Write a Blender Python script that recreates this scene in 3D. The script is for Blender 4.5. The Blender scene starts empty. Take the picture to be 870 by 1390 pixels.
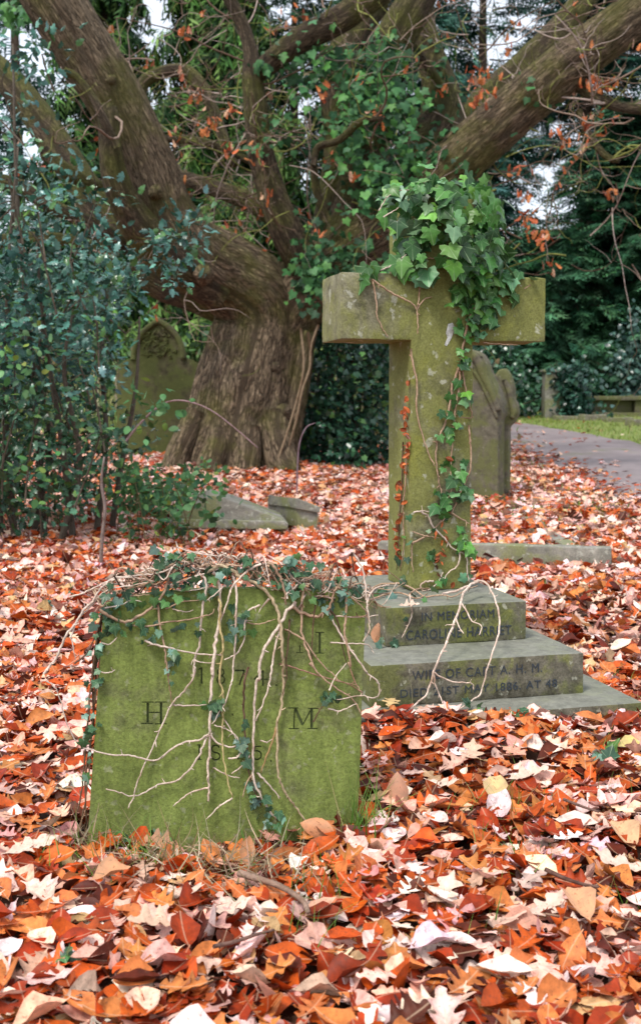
import bpy, bmesh, math, random
import numpy as np
from mathutils import Vector, Matrix, noise as mnoise

S = bpy.context.scene
COL = S.collection
rng = np.random.default_rng(7)
random.seed(7)
R = math.radians

# ------------------------------------------------------------------ camera
FPX, CX, CY, HOR, CAMH = 1500.0, 435.0, 650.0, 547.0, 1.05
PITCH = math.atan((CY - HOR) / FPX)
cam_d = bpy.data.cameras.new('camera')
cam = bpy.data.objects.new('camera', cam_d); COL.objects.link(cam)
cam.location = (0, 0, CAMH); cam.rotation_euler = (R(90) - PITCH, 0, 0)
cam_d.sensor_fit = 'VERTICAL'; cam_d.sensor_height = 24.0
cam_d.lens = FPX * 24.0 / 1390.0
cam_d.shift_y = (CY - 695.0) / 1390.0
cam_d.clip_start = 0.05; cam_d.clip_end = 600
cam_d.dof.use_dof = True; cam_d.dof.focus_distance = 3.25
cam_d.dof.aperture_fstop = (cam_d.lens / 1000.0) / 0.0068
S.camera = cam

# ------------------------------------------------------------------ sky, sun, exposure
SUN_EL, SUN_AZ = 58.0, 215.0      # azimuth measured clockwise from +Y
w = bpy.data.worlds.new('World'); S.world = w; w.use_nodes = True
nt = w.node_tree; nt.nodes.clear()
wo = nt.nodes.new('ShaderNodeOutputWorld'); bg = nt.nodes.new('ShaderNodeBackground')
sky = nt.nodes.new('ShaderNodeTexSky'); sky.sky_type = 'NISHITA'; sky.sun_disc = False
sky.sun_elevation = R(SUN_EL); sky.sun_rotation = R(SUN_AZ)
sky.air_density = 1.0; sky.dust_density = 4.0; sky.ozone_density = 1.0
mixc = nt.nodes.new('ShaderNodeMix'); mixc.data_type = 'RGBA'; mixc.inputs[0].default_value = 0.62
mixc.inputs[7].default_value = (8.6, 9.2, 10.0, 1)        # the even cloud cover
nt.links.new(sky.outputs[0], mixc.inputs[6]); nt.links.new(mixc.outputs[2], bg.inputs[0])
bg.inputs[1].default_value = 0.088
nt.links.new(bg.outputs[0], wo.inputs[0])
sd = bpy.data.lights.new('sun', 'SUN'); sd.energy = 1.5; sd.angle = R(14); sd.color = (1.0, 0.95, 0.88)
sun = bpy.data.objects.new('sun', sd); COL.objects.link(sun)
az, el = R(SUN_AZ), R(SUN_EL)
to_sun = Vector((math.sin(az) * math.cos(el), math.cos(az) * math.cos(el), math.sin(el)))
sun.rotation_euler = to_sun.to_track_quat('Z', 'Y').to_euler(); sun.location = (0, 0, 20)
S.view_settings.view_transform = 'Standard'; S.view_settings.look = 'None'
S.view_settings.exposure = 1.08; S.view_settings.gamma = 1.0
S.render.engine = 'CYCLES'
S.cycles.use_denoising = True
S.cycles.max_bounces = 5; S.cycles.diffuse_bounces = 3; S.cycles.glossy_bounces = 2
S.cycles.transmission_bounces = 3; S.cycles.transparent_max_bounces = 6

# ------------------------------------------------------------------ projection helpers (photo pixel -> point in the place)
CAMP = np.array([0, 0, CAMH])
FW = np.array([0, math.cos(PITCH), -math.sin(PITCH)]); UP = np.array([0, math.sin(PITCH), math.cos(PITCH)]); RT = np.array([1.0, 0, 0])
def ray(px, py): return FW + RT * (px - CX) / FPX + UP * (CY - py) / FPX
def atZ(px, py, Z): return CAMP + ray(px, py) * Z
def atz(px, py, z):
    d = ray(px, py); return CAMP + d * ((z - CAMH) / d[2])
def atplane(px, py, p0, n):
    d = ray(px, py); return CAMP + d * (np.dot(np.array(p0) - CAMP, n) / np.dot(d, n))

def sstep(a, b, x):
    t = np.clip((np.asarray(x, float) - a) / (b - a), 0, 1); return t * t * (3 - 2 * t)
def gh(x, y):
    """height of the ground"""
    x = np.asarray(x, float); y = np.asarray(y, float)
    h = 0.035 * np.maximum(0, np.minimum(y, 60) - 12)
    h = h + 0.10 * np.maximum(0, np.minimum(y, 52) - 18) * sstep(1.5, -3.0, x)
    h = h + 0.05 * np.exp(-(((x - 0.42) / .42) ** 2 + ((y - 3.22) / .24) ** 2))       # heap before the plinth
    h = h + 0.16 * np.exp(-(((x + 1.4) / 1.5) ** 2 + ((y - 15) / 1.6) ** 2))          # rise at the oak's foot
    h = h + 0.05 * np.exp(-(((x + .1) / .5) ** 2 + ((y - 3.4) / .4) ** 2))
    h = h - 0.03 * np.exp(-(((x + .22) / .34) ** 2 + ((y - 2.55) / .16) ** 2))
    h = h + 0.018 * np.sin(x * 2.3 + 1) * np.sin(y * 1.9) * sstep(1.0, 4, y)
    return h

# ------------------------------------------------------------------ object helpers
def tag(o, label=None, cat=None, group=None, kind=None):
    if label: o['label'] = label
    if cat: o['category'] = cat
    if group: o['group'] = group
    if kind: o['kind'] = kind
    return o
def empty(name, loc, label, cat, group=None):
    o = bpy.data.objects.new(name, None); COL.objects.link(o); o.location = loc; o.empty_display_size = .1
    return tag(o, label, cat, group)
def link(name, me, mat, parent=None):
    o = bpy.data.objects.new(name, me); COL.objects.link(o)
    if mat: me.materials.append(mat)
    if parent is not None:
        o.parent = parent
        def world(p):
            B = Matrix.Translation(p.location)
            return B if p.parent is None else world(p.parent) @ p.matrix_parent_inverse @ B
        o.matrix_parent_inverse = world(parent).inverted()
    return o

class Geo:
    def __init__(s): s.v = []; s.t = []; s.c = []; s.u = []; s.n = 0
    def add(s, v, t, c=(1, 1, 1), uv=None):
        v = np.asarray(v, float); s.v.append(v); s.t.append(np.asarray(t, int).reshape(-1, 3) + s.n)
        c = np.asarray(c, float)
        s.c.append(np.broadcast_to(c, (len(v), 3)) if c.ndim == 1 else c)
        s.u.append(np.zeros((len(v), 2)) if uv is None else np.asarray(uv, float)); s.n += len(v)
        return s
    def build(s, name, mat, parent=None, smooth=True):
        v = np.concatenate(s.v); t = np.concatenate(s.t); c = np.concatenate(s.c); u = np.concatenate(s.u)
        me = bpy.data.meshes.new(name)
        me.vertices.add(len(v)); me.vertices.foreach_set('co', v.astype(np.float32).ravel())
        me.loops.add(len(t) * 3); me.loops.foreach_set('vertex_index', t.astype(np.int32).ravel())
        me.polygons.add(len(t)); me.polygons.foreach_set('loop_start', np.arange(0, len(t) * 3, 3, dtype=np.int32))
        me.polygons.foreach_set('loop_total', np.full(len(t), 3, np.int32))
        a = me.color_attributes.new('Col', 'FLOAT_COLOR', 'POINT')
        a.data.foreach_set('color', np.concatenate([c, np.ones((len(c), 1))], 1).astype(np.float32).ravel())
        ul = me.uv_layers.new(name='UVMap'); ul.data.foreach_set('uv', u[t.ravel()].astype(np.float32).ravel())
        me.update(calc_edges=True)
        me.polygons.foreach_set('use_smooth', np.full(len(t), smooth))
        return link(name, me, mat, parent)

def nrm(a): return a / np.maximum(np.linalg.norm(a, axis=-1, keepdims=True), 1e-9)
def basis(d, n):
    """rows of leaf frames: local Y along d, local Z near n"""
    d = nrm(d); x = nrm(np.cross(d, n)); z = np.cross(x, d)
    return np.stack([x, d, z], axis=-1)      # columns = axes
def scatter(g, tmpls, pos, frames, scale, cols, pick=None, vtint=None):
    n = len(pos)
    if pick is None: pick = rng.integers(0, len(tmpls), n)
    scale = np.asarray(scale); 
    if scale.ndim == 1: scale = np.repeat(scale[:, None], 3, 1)
    for k, (tv, tt, *rest) in enumerate(tmpls):
        m = np.where(pick == k)[0]
        if not len(m): continue
        V = tv[None] * scale[m][:, None, :]
        V = np.einsum('nij,nvj->nvi', frames[m], V) + pos[m][:, None, :]
        T = tt[None] + (np.arange(len(m)) * len(tv))[:, None, None]
        C = np.repeat(cols[m][:, None, :], len(tv), 1)
        if rest: C = C * rest[0][None, :, None]
        uv = np.tile(tv[:, :2], (len(m), 1))
        g.add(V.reshape(-1, 3), T.reshape(-1, 3), np.clip(C, 0, 1).reshape(-1, 3), uv)

def catmull(P, k=4):
    P = np.asarray(P, float)
    if len(P) < 3:
        return P
    Q = np.vstack([2 * P[0] - P[1], P, 2 * P[-1] - P[-2]]); out = []
    for i in range(1, len(Q) - 2):
        for j in range(k):
            t = j / k
            out.append(.5 * (2 * Q[i] + (Q[i + 1] - Q[i - 1]) * t + (2 * Q[i - 1] - 5 * Q[i] + 4 * Q[i + 1] - Q[i + 2]) * t * t + (3 * Q[i] - Q[i - 1] - 3 * Q[i + 1] + Q[i + 2]) * t ** 3))
    out.append(P[-1]); return np.array(out)
def tube(g, P, rad, sides=6, col=(1, 1, 1), k=3, rough=0.0, ridges=0.0, cap=True, wob=0.0, asp=None):
    """P (n,3), rad (n) -> a tapering round stem; rough = random lumps, ridges = bark ribs"""
    P = np.asarray(P, float); rad = np.broadcast_to(np.asarray(rad, float), (len(P),))
    D = catmull(np.hstack([P, rad[:, None]]), k) if k > 1 else np.hstack([P, rad[:, None]])
    P, rad = D[:, :3], np.maximum(D[:, 3], 1e-4)
    if wob: P = P + rng.normal(0, wob, P.shape) * np.minimum(1, np.minimum(np.arange(len(P)), np.arange(len(P))[::-1]))[:, None]
    T = nrm(np.gradient(P, axis=0)); ref = np.array([0.13, -1.0, 0.21]); ref /= np.linalg.norm(ref)
    A = np.zeros_like(T); a = ref - T[0] * np.dot(ref, T[0]); a /= np.linalg.norm(a); A[0] = a
    for i in range(1, len(T)):
        a = a - T[i] * np.dot(a, T[i]); a /= np.linalg.norm(a); A[i] = a
    B = np.cross(T, A); th = np.linspace(0, 2 * np.pi, sides, endpoint=False)
    r = np.repeat(rad[:, None], sides, 1)
    L = np.concatenate([[0], np.cumsum(np.linalg.norm(np.diff(P, axis=0), axis=1))])
    if rough:
        s0, s1 = rng.uniform(0, 9, 2)
        for q in range(4):
            fq = 1.5 * 1.8 ** q
            r = r * (1 + rough / (1 + q) * np.sin(L[:, None] / max(rad.mean(), .01) * fq * .35 + s0 * (q + 1) + 1.3 * np.sin(th * (q + 1) + s1 * q)[None]) * np.sin(th * (q + 2) + s1)[None])
    if ridges:
        nr = sides // 4
        ph = .9 * np.sin(L[:, None] * 2.1 + 2 * th[None]) + .5 * np.sin(L[:, None] * 5.3 + th[None] * 3)
        r = r * (1 + ridges * (np.abs(np.sin(th[None] * nr / 2 + ph)) - .5))
    V = P[:, None] + A[:, None] * (np.cos(th)[None, :, None] * r[..., None]) + B[:, None] * (np.sin(th)[None, :, None] * r[..., None])
    n = len(P)
    i = np.arange(n - 1)[:, None] * sides; j = np.arange(sides)[None]; j2 = (j + 1) % sides
    a0, a1, b0, b1 = i + j, i + j2, i + sides + j, i + sides + j2
    F = np.concatenate([np.stack([a0, a1, b1], -1).reshape(-1, 3), np.stack([a0, b1, b0], -1).reshape(-1, 3)])
    uv = np.stack([np.broadcast_to(th[None] * rad.mean(), (n, sides)), np.broadcast_to(L[:, None], (n, sides))], -1).reshape(-1, 2)
    V = V.reshape(-1, 3); c = np.asarray(col, float)
    if cap:
        for base, e in ((0, P[0]), ((n - 1) * sides, P[-1])):
            ci = len(V); V = np.vstack([V, e]); uv = np.vstack([uv, uv[base]])
            F = np.vstack([F, [[base + q, base + (q + 1) % sides, ci] for q in range(sides)]])
    g.add(V, F, c, uv)
    return P

# ------------------------------------------------------------------ materials
def newmat(name):
    m = bpy.data.materials.new(name); m.use_nodes = True; t = m.node_tree; t.nodes.clear()
    o = t.nodes.new('ShaderNodeOutputMaterial'); b = t.nodes.new('ShaderNodeBsdfPrincipled'); t.links.new(b.outputs[0], o.inputs[0])
    return m, t, b, o
def N(t, kind, **kw):
    n = t.nodes.new(kind)
    for k, v in kw.items(): setattr(n, k, v)
    return n
def coords(t, uv=False, scale=(1, 1, 1)):
    c = N(t, 'ShaderNodeTexCoord'); m = N(t, 'ShaderNodeMapping'); m.inputs['Scale'].default_value = scale
    t.links.new(c.outputs['UV' if uv else 'Object'], m.inputs[0]); return m.outputs[0]
def noise(t, vec, scale, detail=6, rough=.6, dist=0.0):
    n = N(t, 'ShaderNodeTexNoise'); n.inputs['Scale'].default_value = scale; n.inputs['Detail'].default_value = detail
    n.inputs['Roughness'].default_value = rough; n.inputs['Distortion'].default_value = dist; t.links.new(vec, n.inputs['Vector']); return n.outputs['Fac']
def ramp(t, fac, stops):
    r = N(t, 'ShaderNodeValToRGB'); e = r.color_ramp.elements
    while len(e) < len(stops): e.new(.5)
    for el_, (p, c) in zip(e, stops):
        el_.position = p; el_.color = (c, c, c, 1) if not hasattr(c, '__len__') else (*c, 1)
    t.links.new(fac, r.inputs[0]); return r.outputs[0]
def mix(t, fac, a, b, mode='MIX'):
    m = N(t, 'ShaderNodeMix', data_type='RGBA', blend_type=mode)
    for s, v in ((0, fac), (6, a), (7, b)):
        if hasattr(v, 'is_linked') or hasattr(v, 'links'): t.links.new(v, m.inputs[s])
        else: m.inputs[s].default_value = v if s == 0 else ((*v, 1) if len(v) == 3 else v)
    return m.outputs[2]
def math_(t, op, a, b=0.0):
    m = N(t, 'ShaderNodeMath', operation=op)
    for s, v in ((0, a), (1, b)):
        if hasattr(v, 'links'): t.links.new(v, m.inputs[s])
        else: m.inputs[s].default_value = v
    return m.outputs[0]
def bump(t, b, h, strength=.5, dist=.01, prev=None):
    n = N(t, 'ShaderNodeBump'); n.inputs['Strength'].default_value = strength; n.inputs['Distance'].default_value = dist
    t.links.new(h, n.inputs['Height'])
    if prev is not None: t.links.new(prev, n.inputs['Normal'])
    if b is not None: t.links.new(n.outputs[0], b.inputs['Normal'])
    return n.outputs[0]
def up_mask(t, lo=.3, hi=.8):
    g = N(t, 'ShaderNodeNewGeometry'); s = N(t, 'ShaderNodeSeparateXYZ'); t.links.new(g.outputs['Normal'], s.inputs[0])
    return ramp(t, s.outputs[2], [(lo, 0.0), (hi, 1.0)])

def leaf_mat(name, rough=.45, spec=.5, trans=.25, nscale=60, vary=.35, under=None, veins=False, ribs=False):
    m, t, b, o = newmat(name)
    a = N(t, 'ShaderNodeAttribute', attribute_name='Col'); v = coords(t)
    n = noise(t, v, nscale, 4, .6); n2 = ramp(t, n, [(.3, 1 - vary), (.7, 1 + vary * .6)])
    c = mix(t, 1.0, a.outputs['Color'], n2, 'MULTIPLY')
    if veins:      # pale ribs fanning out from the stalk of each leaf
        uv = N(t, 'ShaderNodeTexCoord').outputs['UV']; sp = N(t, 'ShaderNodeSeparateXYZ'); t.links.new(uv, sp.inputs[0])
        ang = math_(t, 'ARCTAN2', sp.outputs[0], sp.outputs[1]); k = math_(t, 'ABSOLUTE', math_(t, 'SINE', math_(t, 'MULTIPLY', ang, 3.2)))
        lm = ramp(t, k, [(0.0, 1.0), (.13, 0.0)])
        c = mix(t, math_(t, 'MULTIPLY', lm, .6), c, (.34, .46, .26))
    if ribs:
        sp = N(t, 'ShaderNodeSeparateXYZ'); t.links.new(N(t, 'ShaderNodeTexCoord').outputs['UV'], sp.inputs[0]); ax = math_(t, 'ABSOLUTE', sp.outputs[0])
        rb = ramp(t, ax, [(.006, 1.0), (.022, 0.0)]); sv_ = ramp(t, math_(t, 'ABSOLUTE', math_(t, 'SINE', math_(t, 'MULTIPLY', math_(t, 'SUBTRACT', sp.outputs[1], ax), 24.0))), [(0.0, 1.0), (.2, 0.0)])
        c = mix(t, math_(t, 'MULTIPLY', sv_, .28), c, mix(t, 1.0, c, (.45, .38, .35), 'MULTIPLY')); c = mix(t, math_(t, 'MULTIPLY', rb, .4), c, (.62, .45, .30))
        bl = ramp(t, noise(t, v, 110, 3, .6), [(.60, 0.0), (.68, 1.0)]); c = mix(t, math_(t, 'MULTIPLY', bl, .55), c, (.10, .045, .025))
    if under:
        g = N(t, 'ShaderNodeNewGeometry'); c = mix(t, g.outputs['Backfacing'], c, mix(t, .5, c, under))
    t.links.new(c, b.inputs['Base Color']); b.inputs['Roughness'].default_value = rough; b.inputs['Specular IOR Level'].default_value = spec
    bump(t, b, n, .25, .004)
    if trans:
        tr = N(t, 'ShaderNodeBsdfTranslucent'); t.links.new(c, tr.inputs[0]); ms = N(t, 'ShaderNodeMixShader'); ms.inputs[0].default_value = trans
        t.links.new(b.outputs[0], ms.inputs[1]); t.links.new(tr.outputs[0], ms.inputs[2]); t.links.new(ms.outputs[0], o.inputs[0])
    return m

def stone_mat(name, base, dark, moss, moss_amt=.5, lichen=(.45, .45, .38), lich_amt=.62, top=None, scale=1.0, yellow=None, streak=False):
    m, t, b, o = newmat(name); v = coords(t)
    big = noise(t, v, 3.2 * scale, 5, .62, .4); mid = noise(t, v, 14 * scale, 6, .7); fine = noise(t, v, 130, 5, .7)
    c = mix(t, ramp(t, mid, [(.35, 0.0), (.68, 1.0)]), dark, base)
    mo = ramp(t, math_(t, 'ADD', big, math_(t, 'MULTIPLY', mid, .35)), [(.72 - moss_amt * .35, 0.0), (.84 - moss_amt * .3, 1.0)])
    c = mix(t, math_(t, 'MULTIPLY', mo, .85), c, mix(t, mid, moss, tuple(x * 1.5 for x in moss)))
    if yellow:
        y = ramp(t, noise(t, v, 7 * scale, 5, .65, .6), [(.56, 0.0), (.68, 1.0)]); c = mix(t, math_(t, 'MULTIPLY', y, .7), c, yellow)
    li = ramp(t, noise(t, v, 22 * scale, 3, .5, .3), [(lich_amt, 0.0), (lich_amt + .05, 1.0)])
    c = mix(t, math_(t, 'MULTIPLY', li, .6), c, lichen)
    if streak:
        vs = coords(t, scale=(9, 9, 1.3)); s = noise(t, vs, 3, 5, .6); c = mix(t, ramp(t, s, [(.35, .5), (.6, 0.0)]), c, tuple(x * .45 for x in moss))
    sp = ramp(t, fine, [(.3, .62), (.62, 1.18)]); c = mix(t, 1.0, c, sp, 'MULTIPLY')
    if top: c = mix(t, math_(t, 'MULTIPLY', up_mask(t, .6, .9), .75), c, mix(t, 1.0, top, ramp(t, mid, [(.3, .7), (.7, 1.2)]), 'MULTIPLY'))
    t.links.new(c, b.inputs['Base Color']); b.inputs['Roughness'].default_value = .88; b.inputs['Specular IOR Level'].default_value = .3
    p = bump(t, None, mid, .5, .006); pit = noise(t, v, 260, 2, .5); p = bump(t, None, fine, .55, .0025, p); bump(t, b, pit, .35, .0012, p)
    return m

def bark_mat(name, c1, c2, moss=(.12, .13, .025), moss_amt=.5, su=16, sv=3.5, depth=.03):
    m, t, b, o = newmat(name); v = coords(t, True, (su, sv, 1)); ob = coords(t)
    n = noise(t, v, 1.0, 7, .62, .9); n1 = noise(t, v, .8, 5, .55, .5)
    v2 = coords(t, True, (su * 2.6, sv * 2.4, 1)); n3 = noise(t, v2, 1.0, 5, .6, .6)
    r1 = ramp(t, math_(t, 'ABSOLUTE', math_(t, 'SUBTRACT', n1, .5)), [(0.0, 0.0), (.07, 1.0)])
    r2 = ramp(t, math_(t, 'ABSOLUTE', math_(t, 'SUBTRACT', n3, .5)), [(0.0, .35), (.06, 1.0)])
    h = math_(t, 'MULTIPLY', math_(t, 'MULTIPLY', r1, r2), ramp(t, n, [(.25, .45), (.7, 1.0)]))
    c = mix(t, h, c1, c2)
    mo = ramp(t, math_(t, 'ADD', noise(t, ob, 1.6, 5, .6), math_(t, 'MULTIPLY', up_mask(t, .4, .9), .12)), [(.72 - .35 * moss_amt, 0.0), (.85 - .3 * moss_amt, 1.0)])
    c = mix(t, math_(t, 'MULTIPLY', mo, .7), c, mix(t, h, tuple(x * .5 for x in moss), moss))
    t.links.new(c, b.inputs['Base Color']); b.inputs['Roughness'].default_value = .9; b.inputs['Specular IOR Level'].default_value = .2
    bump(t, b, h, 1.0, depth); return m

def stem_mat(name, bumpy=.003):
    m, t, b, o = newmat(name); a = N(t, 'ShaderNodeAttribute', attribute_name='Col')
    v = coords(t); n = noise(t, v, 90, 5, .6); c = mix(t, 1.0, a.outputs['Color'], ramp(t, n, [(.3, .5), (.7, 1.15)]), 'MULTIPLY'); n5 = noise(t, v, 14, 4, .6); c = mix(t, ramp(t, n5, [(.50, 0.0), (.68, .75)]), c, mix(t, 1.0, c, (.50, .38, .30), 'MULTIPLY'))
    t.links.new(c, b.inputs['Base Color']); b.inputs['Specular IOR Level'].default_value = .2; b.inputs['Roughness'].default_value = .8; bump(t, b, n, .5, bumpy); return m

M_LEAF = leaf_mat('leaf_litter', .5, .18, .12, 45, .45, ribs=True)
M_IVY = leaf_mat('ivy_leaf', .36, .32, .18, 30, .35, under=(.14, .2, .09), veins=True)
M_GLOSS = leaf_mat('glossy_leaf', .27, .5, .06, 12, .45)
M_DULL = leaf_mat('dull_ivy_leaf', .5, .2, .1, 12, .35)
M_SOFT = leaf_mat('soft_leaf', .5, .25, .2, 10, .35)
M_NEEDLE = leaf_mat('needle', .6, .12, .08, 1.2, .5)
M_GRASS = leaf_mat('grass', .5, .3, .35, 8, .3)
M_STEM = stem_mat('stem')
M_CROSS = stone_mat('cross_stone', (.34, .32, .215), (.10, .095, .05), (.145, .152, .035), .54, (.47, .47, .38), .63, yellow=(.235, .24, .045))
M_STEP = stone_mat('step_stone', (.215, .195, .15), (.07, .064, .042), (.095, .105, .03), .24, (.42, .42, .33), .64, top=(.20, .205, .175), yellow=(.22, .23, .05), scale=1.5)
M_SLAB = stone_mat('headstone_stone', (.25, .255, .12), (.10, .11, .045), (.145, .19, .04), .66, (.30, .31, .19), .63, yellow=(.17, .20, .07), streak=True, scale=1.9)
M_OLD = stone_mat('old_stone', (.30, .28, .24), (.15, .145, .12), (.14, .15, .06), .22, (.40, .40, .34), .6)
M_FAR = stone_mat('far_stone', (.21, .185, .145), (.10, .09, .065), (.11, .115, .045), .35, (.34, .34, .30), .6)
M_DARKST = stone_mat('dark_stone', (.17, .15, .11), (.07, .062, .042), (.085, .09, .03), .4, (.30, .28, .22), .66)
M_GREEN = stone_mat('green_stone', (.14, .125, .07), (.05, .045, .022), (.07, .085, .022), .5, (.2, .22, .08), .68, scale=.8)
M_BARK = bark_mat('oak_bark', (.045, .032, .02), (.42, .315, .205), (.20, .195, .045), .70, 24, 4.6, .035)
M_LIMB = bark_mat('limb_bark', (.03, .021, .014), (.20, .148, .095), (.145, .155, .028), .85, 26, 6.0, .022)
m_, t_, b_, o_ = newmat('lead_letter'); b_.inputs['Base Color'].default_value = (.03, .04, .052, 1); b_.inputs['Roughness'].default_value = .5; M_LEAD = m_
m_, t_, b_, o_ = newmat('carved_groove'); b_.inputs['Base Color'].default_value = (.06, .08, .025, 1); b_.inputs['Roughness'].default_value = .95; M_CUT = m_

# ------------------------------------------------------------------ leaf shapes (local Y = towards the tip, Z = upper face)
def strip_leaf(st, curl=0.0, fold=0.0, tipc=0.0, seed=0, wav=.03, three=True):
    r_ = np.random.default_rng(seed); V = []; tint = []
    for (ty, wl, adv) in st:
        zc = tipc * (ty - .4) ** 2
        for s in (-1, 0, 1):
            wr = wl * (1 + r_.normal(0, .08)) if s else 0
            x = s * wr; y = ty + (adv if s else 0)
            z = zc + fold * abs(x) + curl * x * x * 3 + (r_.normal(0, wav) * min(1, wl * 4) if s else 0)
            V.append((x, y, z)); tint.append(1.0 if s else 1.22)
    V = np.array(V); 
    if abs(curl) > 1.2:     # roll the blade round its rib
        ang = V[:, 0] * abs(curl) * 1.3; rr = 1 / (abs(curl) * 1.3)
        V[:, 0] = np.sin(ang) * rr; V[:, 2] = (1 - np.cos(ang)) * rr * np.sign(curl) + tipc * (V[:, 1] - .4) ** 2
    T = []
    for i in range(len(st) - 1):
        a = i * 3; b = a + 3
        T += [(a, a + 1, b + 1), (a, b + 1, b), (a + 1, a + 2, b + 2), (a + 1, b + 2, b + 1)]
    return V - np.array([0, .45, 0]), np.array(T), np.array(tint)
OAK = [(-.08, .012, 0), (.0, .015, 0), (.07, .05, 0), (.17, .17, .05), (.22, .08, 0), (.33, .27, .07), (.40, .12, 0), (.53, .33, .07), (.61, .15, 0), (.72, .29, .06), (.80, .15, 0), (.89, .17, .03), (.97, .07, 0), (1.0, .01, 0)]
def oak_outline(n=25, nl=4, depth=.40, wide=.31, sh=.0):
    out = [(-.10, .012, 0), (-.02, .014, 0)]
    for i in range(1, n):
        t = i / n; env = wide * math.sin(math.pi * min(1, t ** .85 * 1.0)) ** .75 * (.62 + .55 * t); ph = math.cos(2 * math.pi * (nl * t + sh - .5))
        w_ = env * (1 - depth + depth * (1 if ph > 0 else -1) * abs(ph) ** .8); out.append((t, max(w_, .012), .03 * max(0, ph) * math.sin(math.pi * t)))
    return out + [(1.0, .012, 0)]
OAKLO = [(-.05, .012, 0), (.1, .08, 0), (.22, .2, .04), (.36, .1, 0), (.5, .3, .05), (.64, .15, 0), (.78, .25, .04), (1.0, .03, 0)]
OVAL = [(-.08, .01, 0), (0, .015, 0), (.1, .13, 0), (.25, .24, 0), (.42, .29, 0), (.6, .27, 0), (.77, .19, 0), (.9, .09, 0), (1.0, .005, 0)]
T_OAK = [strip_leaf(oak_outline(26, 3 + (i % 2) * .5 + (i % 3 == 0) * .3, .25 + .03 * (i % 4), .33 + .025 * (i % 4), .1 * (i % 3)), c, f, tc, i, .012) for i, (c, f, tc) in enumerate([(0, .1, .1), (.8, .0, .25), (-.7, 0, -.3), (0, .35, .3), (2.2, 0, .3), (-1.9, 0, -.4), (.3, -.2, .5), (0, 0, -.1)])]
T_OVAL = [strip_leaf(OVAL, c, f, tc, 40 + i, .015) for i, (c, f, tc) in enumerate([(1.1, .1, .2), (-1.0, 0, -.5), (2.6, 0, .3), (-2.4, 0, -.3), (3.6, 0, .1), (.2, .5, .4)])]
T_LO = [strip_leaf(OAKLO, c, f, tc, 70 + i, .05) for i, (c, f, tc) in enumerate([(0, .2, .2), (.8, .0, .3), (-.8, 0, -.4), (0, .5, .4), (2.3, 0, .3), (-2.0, 0, -.3)])]
def fan_leaf(out, centre, zc=.06, zt=-.08, seed=0, j=.03):
    r_ = np.random.default_rng(seed); out = np.array(out, float)
    full = np.vstack([out, (out[1:-1] * [-1, 1])[::-1]]) + r_.normal(0, j, (2 * len(out) - 2, 2)) * .6
    rr = np.linalg.norm(full - centre, axis=1)
    z = zt * rr ** 2 * 1.5 + r_.normal(0, .02, len(full))
    V = np.vstack([[centre[0], centre[1], zc], np.column_stack([full, z])]); n = len(full)
    T = np.array([(0, 1 + (i + 1) % n, 1 + i) for i in range(n)])
    return V, T, np.r_[1.08, np.ones(n)]
IVY = [(0, .06), (-.12, -.08), (-.34, -.12), (-.43, .02), (-.40, .16), (-.56, .36), (-.50, .44), (-.32, .50), (-.22, .66), (-.09, .88), (0, 1.0)]
T_IVY = [fan_leaf(IVY, (0, .22), z0, z1, i, .03) for i, (z0, z1) in enumerate([(.05, -.1), (.0, -.25), (-.06, .05), (.08, -.18), (.02, .1)])]
HOLLY = [(0, 0), (-.10, .10), (-.26, .12), (-.17, .27), (-.33, .38), (-.2, .5), (-.3, .64), (-.13, .74), (-.12, .88), (0, 1.0)]
T_HOLLY = [fan_leaf(HOLLY, (0, .5), z0, z1, 20 + i, .02) for i, (z0, z1) in enumerate([(.1, -.1), (-.08, .15), (.02, -.3)])]
ROUND = [(0, 0), (-.2, .1), (-.34, .35), (-.3, .62), (-.14, .86), (0, 1.0)]
T_ROUND = [fan_leaf(ROUND, (0, .45), z0, z1, 30 + i, .02) for i, (z0, z1) in enumerate([(-.06, .05), (.06, -.2), (0, .1)])]
def spray_tmpl(seed, n=9, droop=.25, wid=.055):
    r_ = np.random.default_rng(seed); V = []; T = []
    def blade(a, b, w_):
        a = np.array(a); b = np.array(b); d = b - a; s = np.cross(d, [0, 0, 1.0]); s = s / (np.linalg.norm(s) + 1e-6) * w_
        m = a + d * .45; k = len(V); V.extend([a, m + s, b, m - s]); T.extend([(k, k + 1, k + 2), (k, k + 2, k + 3)])
    blade((0, 0, 0), (0, 1, -droop), wid)
    for i in range(n):
        t = .08 + .85 * i / n; s = 1 if i % 2 else -1; L = (.5 - .38 * t) * r_.uniform(.8, 1.25)
        blade((0, t, -droop * t * t), (s * L * .85, t + L * .55, -droop * t * t - droop * L * r_.uniform(.4, 2.2)), wid * .8)
    return np.array(V, float), np.array(T)
T_SPRAY = [spray_tmpl(i) for i in range(4)]
T_SHAG = [spray_tmpl(10 + i, 8, .9, .07) for i in range(4)]
def blade_tmpl(bend, w_=.018, n=4):
    V = []; T = []
    for i in range(n + 1):
        t = i / n; V += [(-w_ * (1 - t * .95), bend * t * t, t * (1 - .25 * bend * t)), (w_ * (1 - t * .95), bend * t * t, t * (1 - .25 * bend * t))]
    for i in range(n): a = 2 * i; T += [(a, a + 1, a + 3), (a, a + 3, a + 2)]
    return np.array(V), np.array(T)
T_GRASS = [blade_tmpl(b) for b in (.1, .35, .7, 1.0)]

def pal(n, table, wts, jit=.12):
    table = np.array(table, float); wts = np.array(wts, float); i = rng.choice(len(table), n, p=wts / wts.sum())
    return np.clip(table[i] * (1 + rng.normal(0, jit, (n, 1))) * (1 + rng.normal(0, jit * .4, (n, 3))), 0.003, .95)
def rdirs(n): return nrm(rng.normal(0, 1, (n, 3)))

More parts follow.
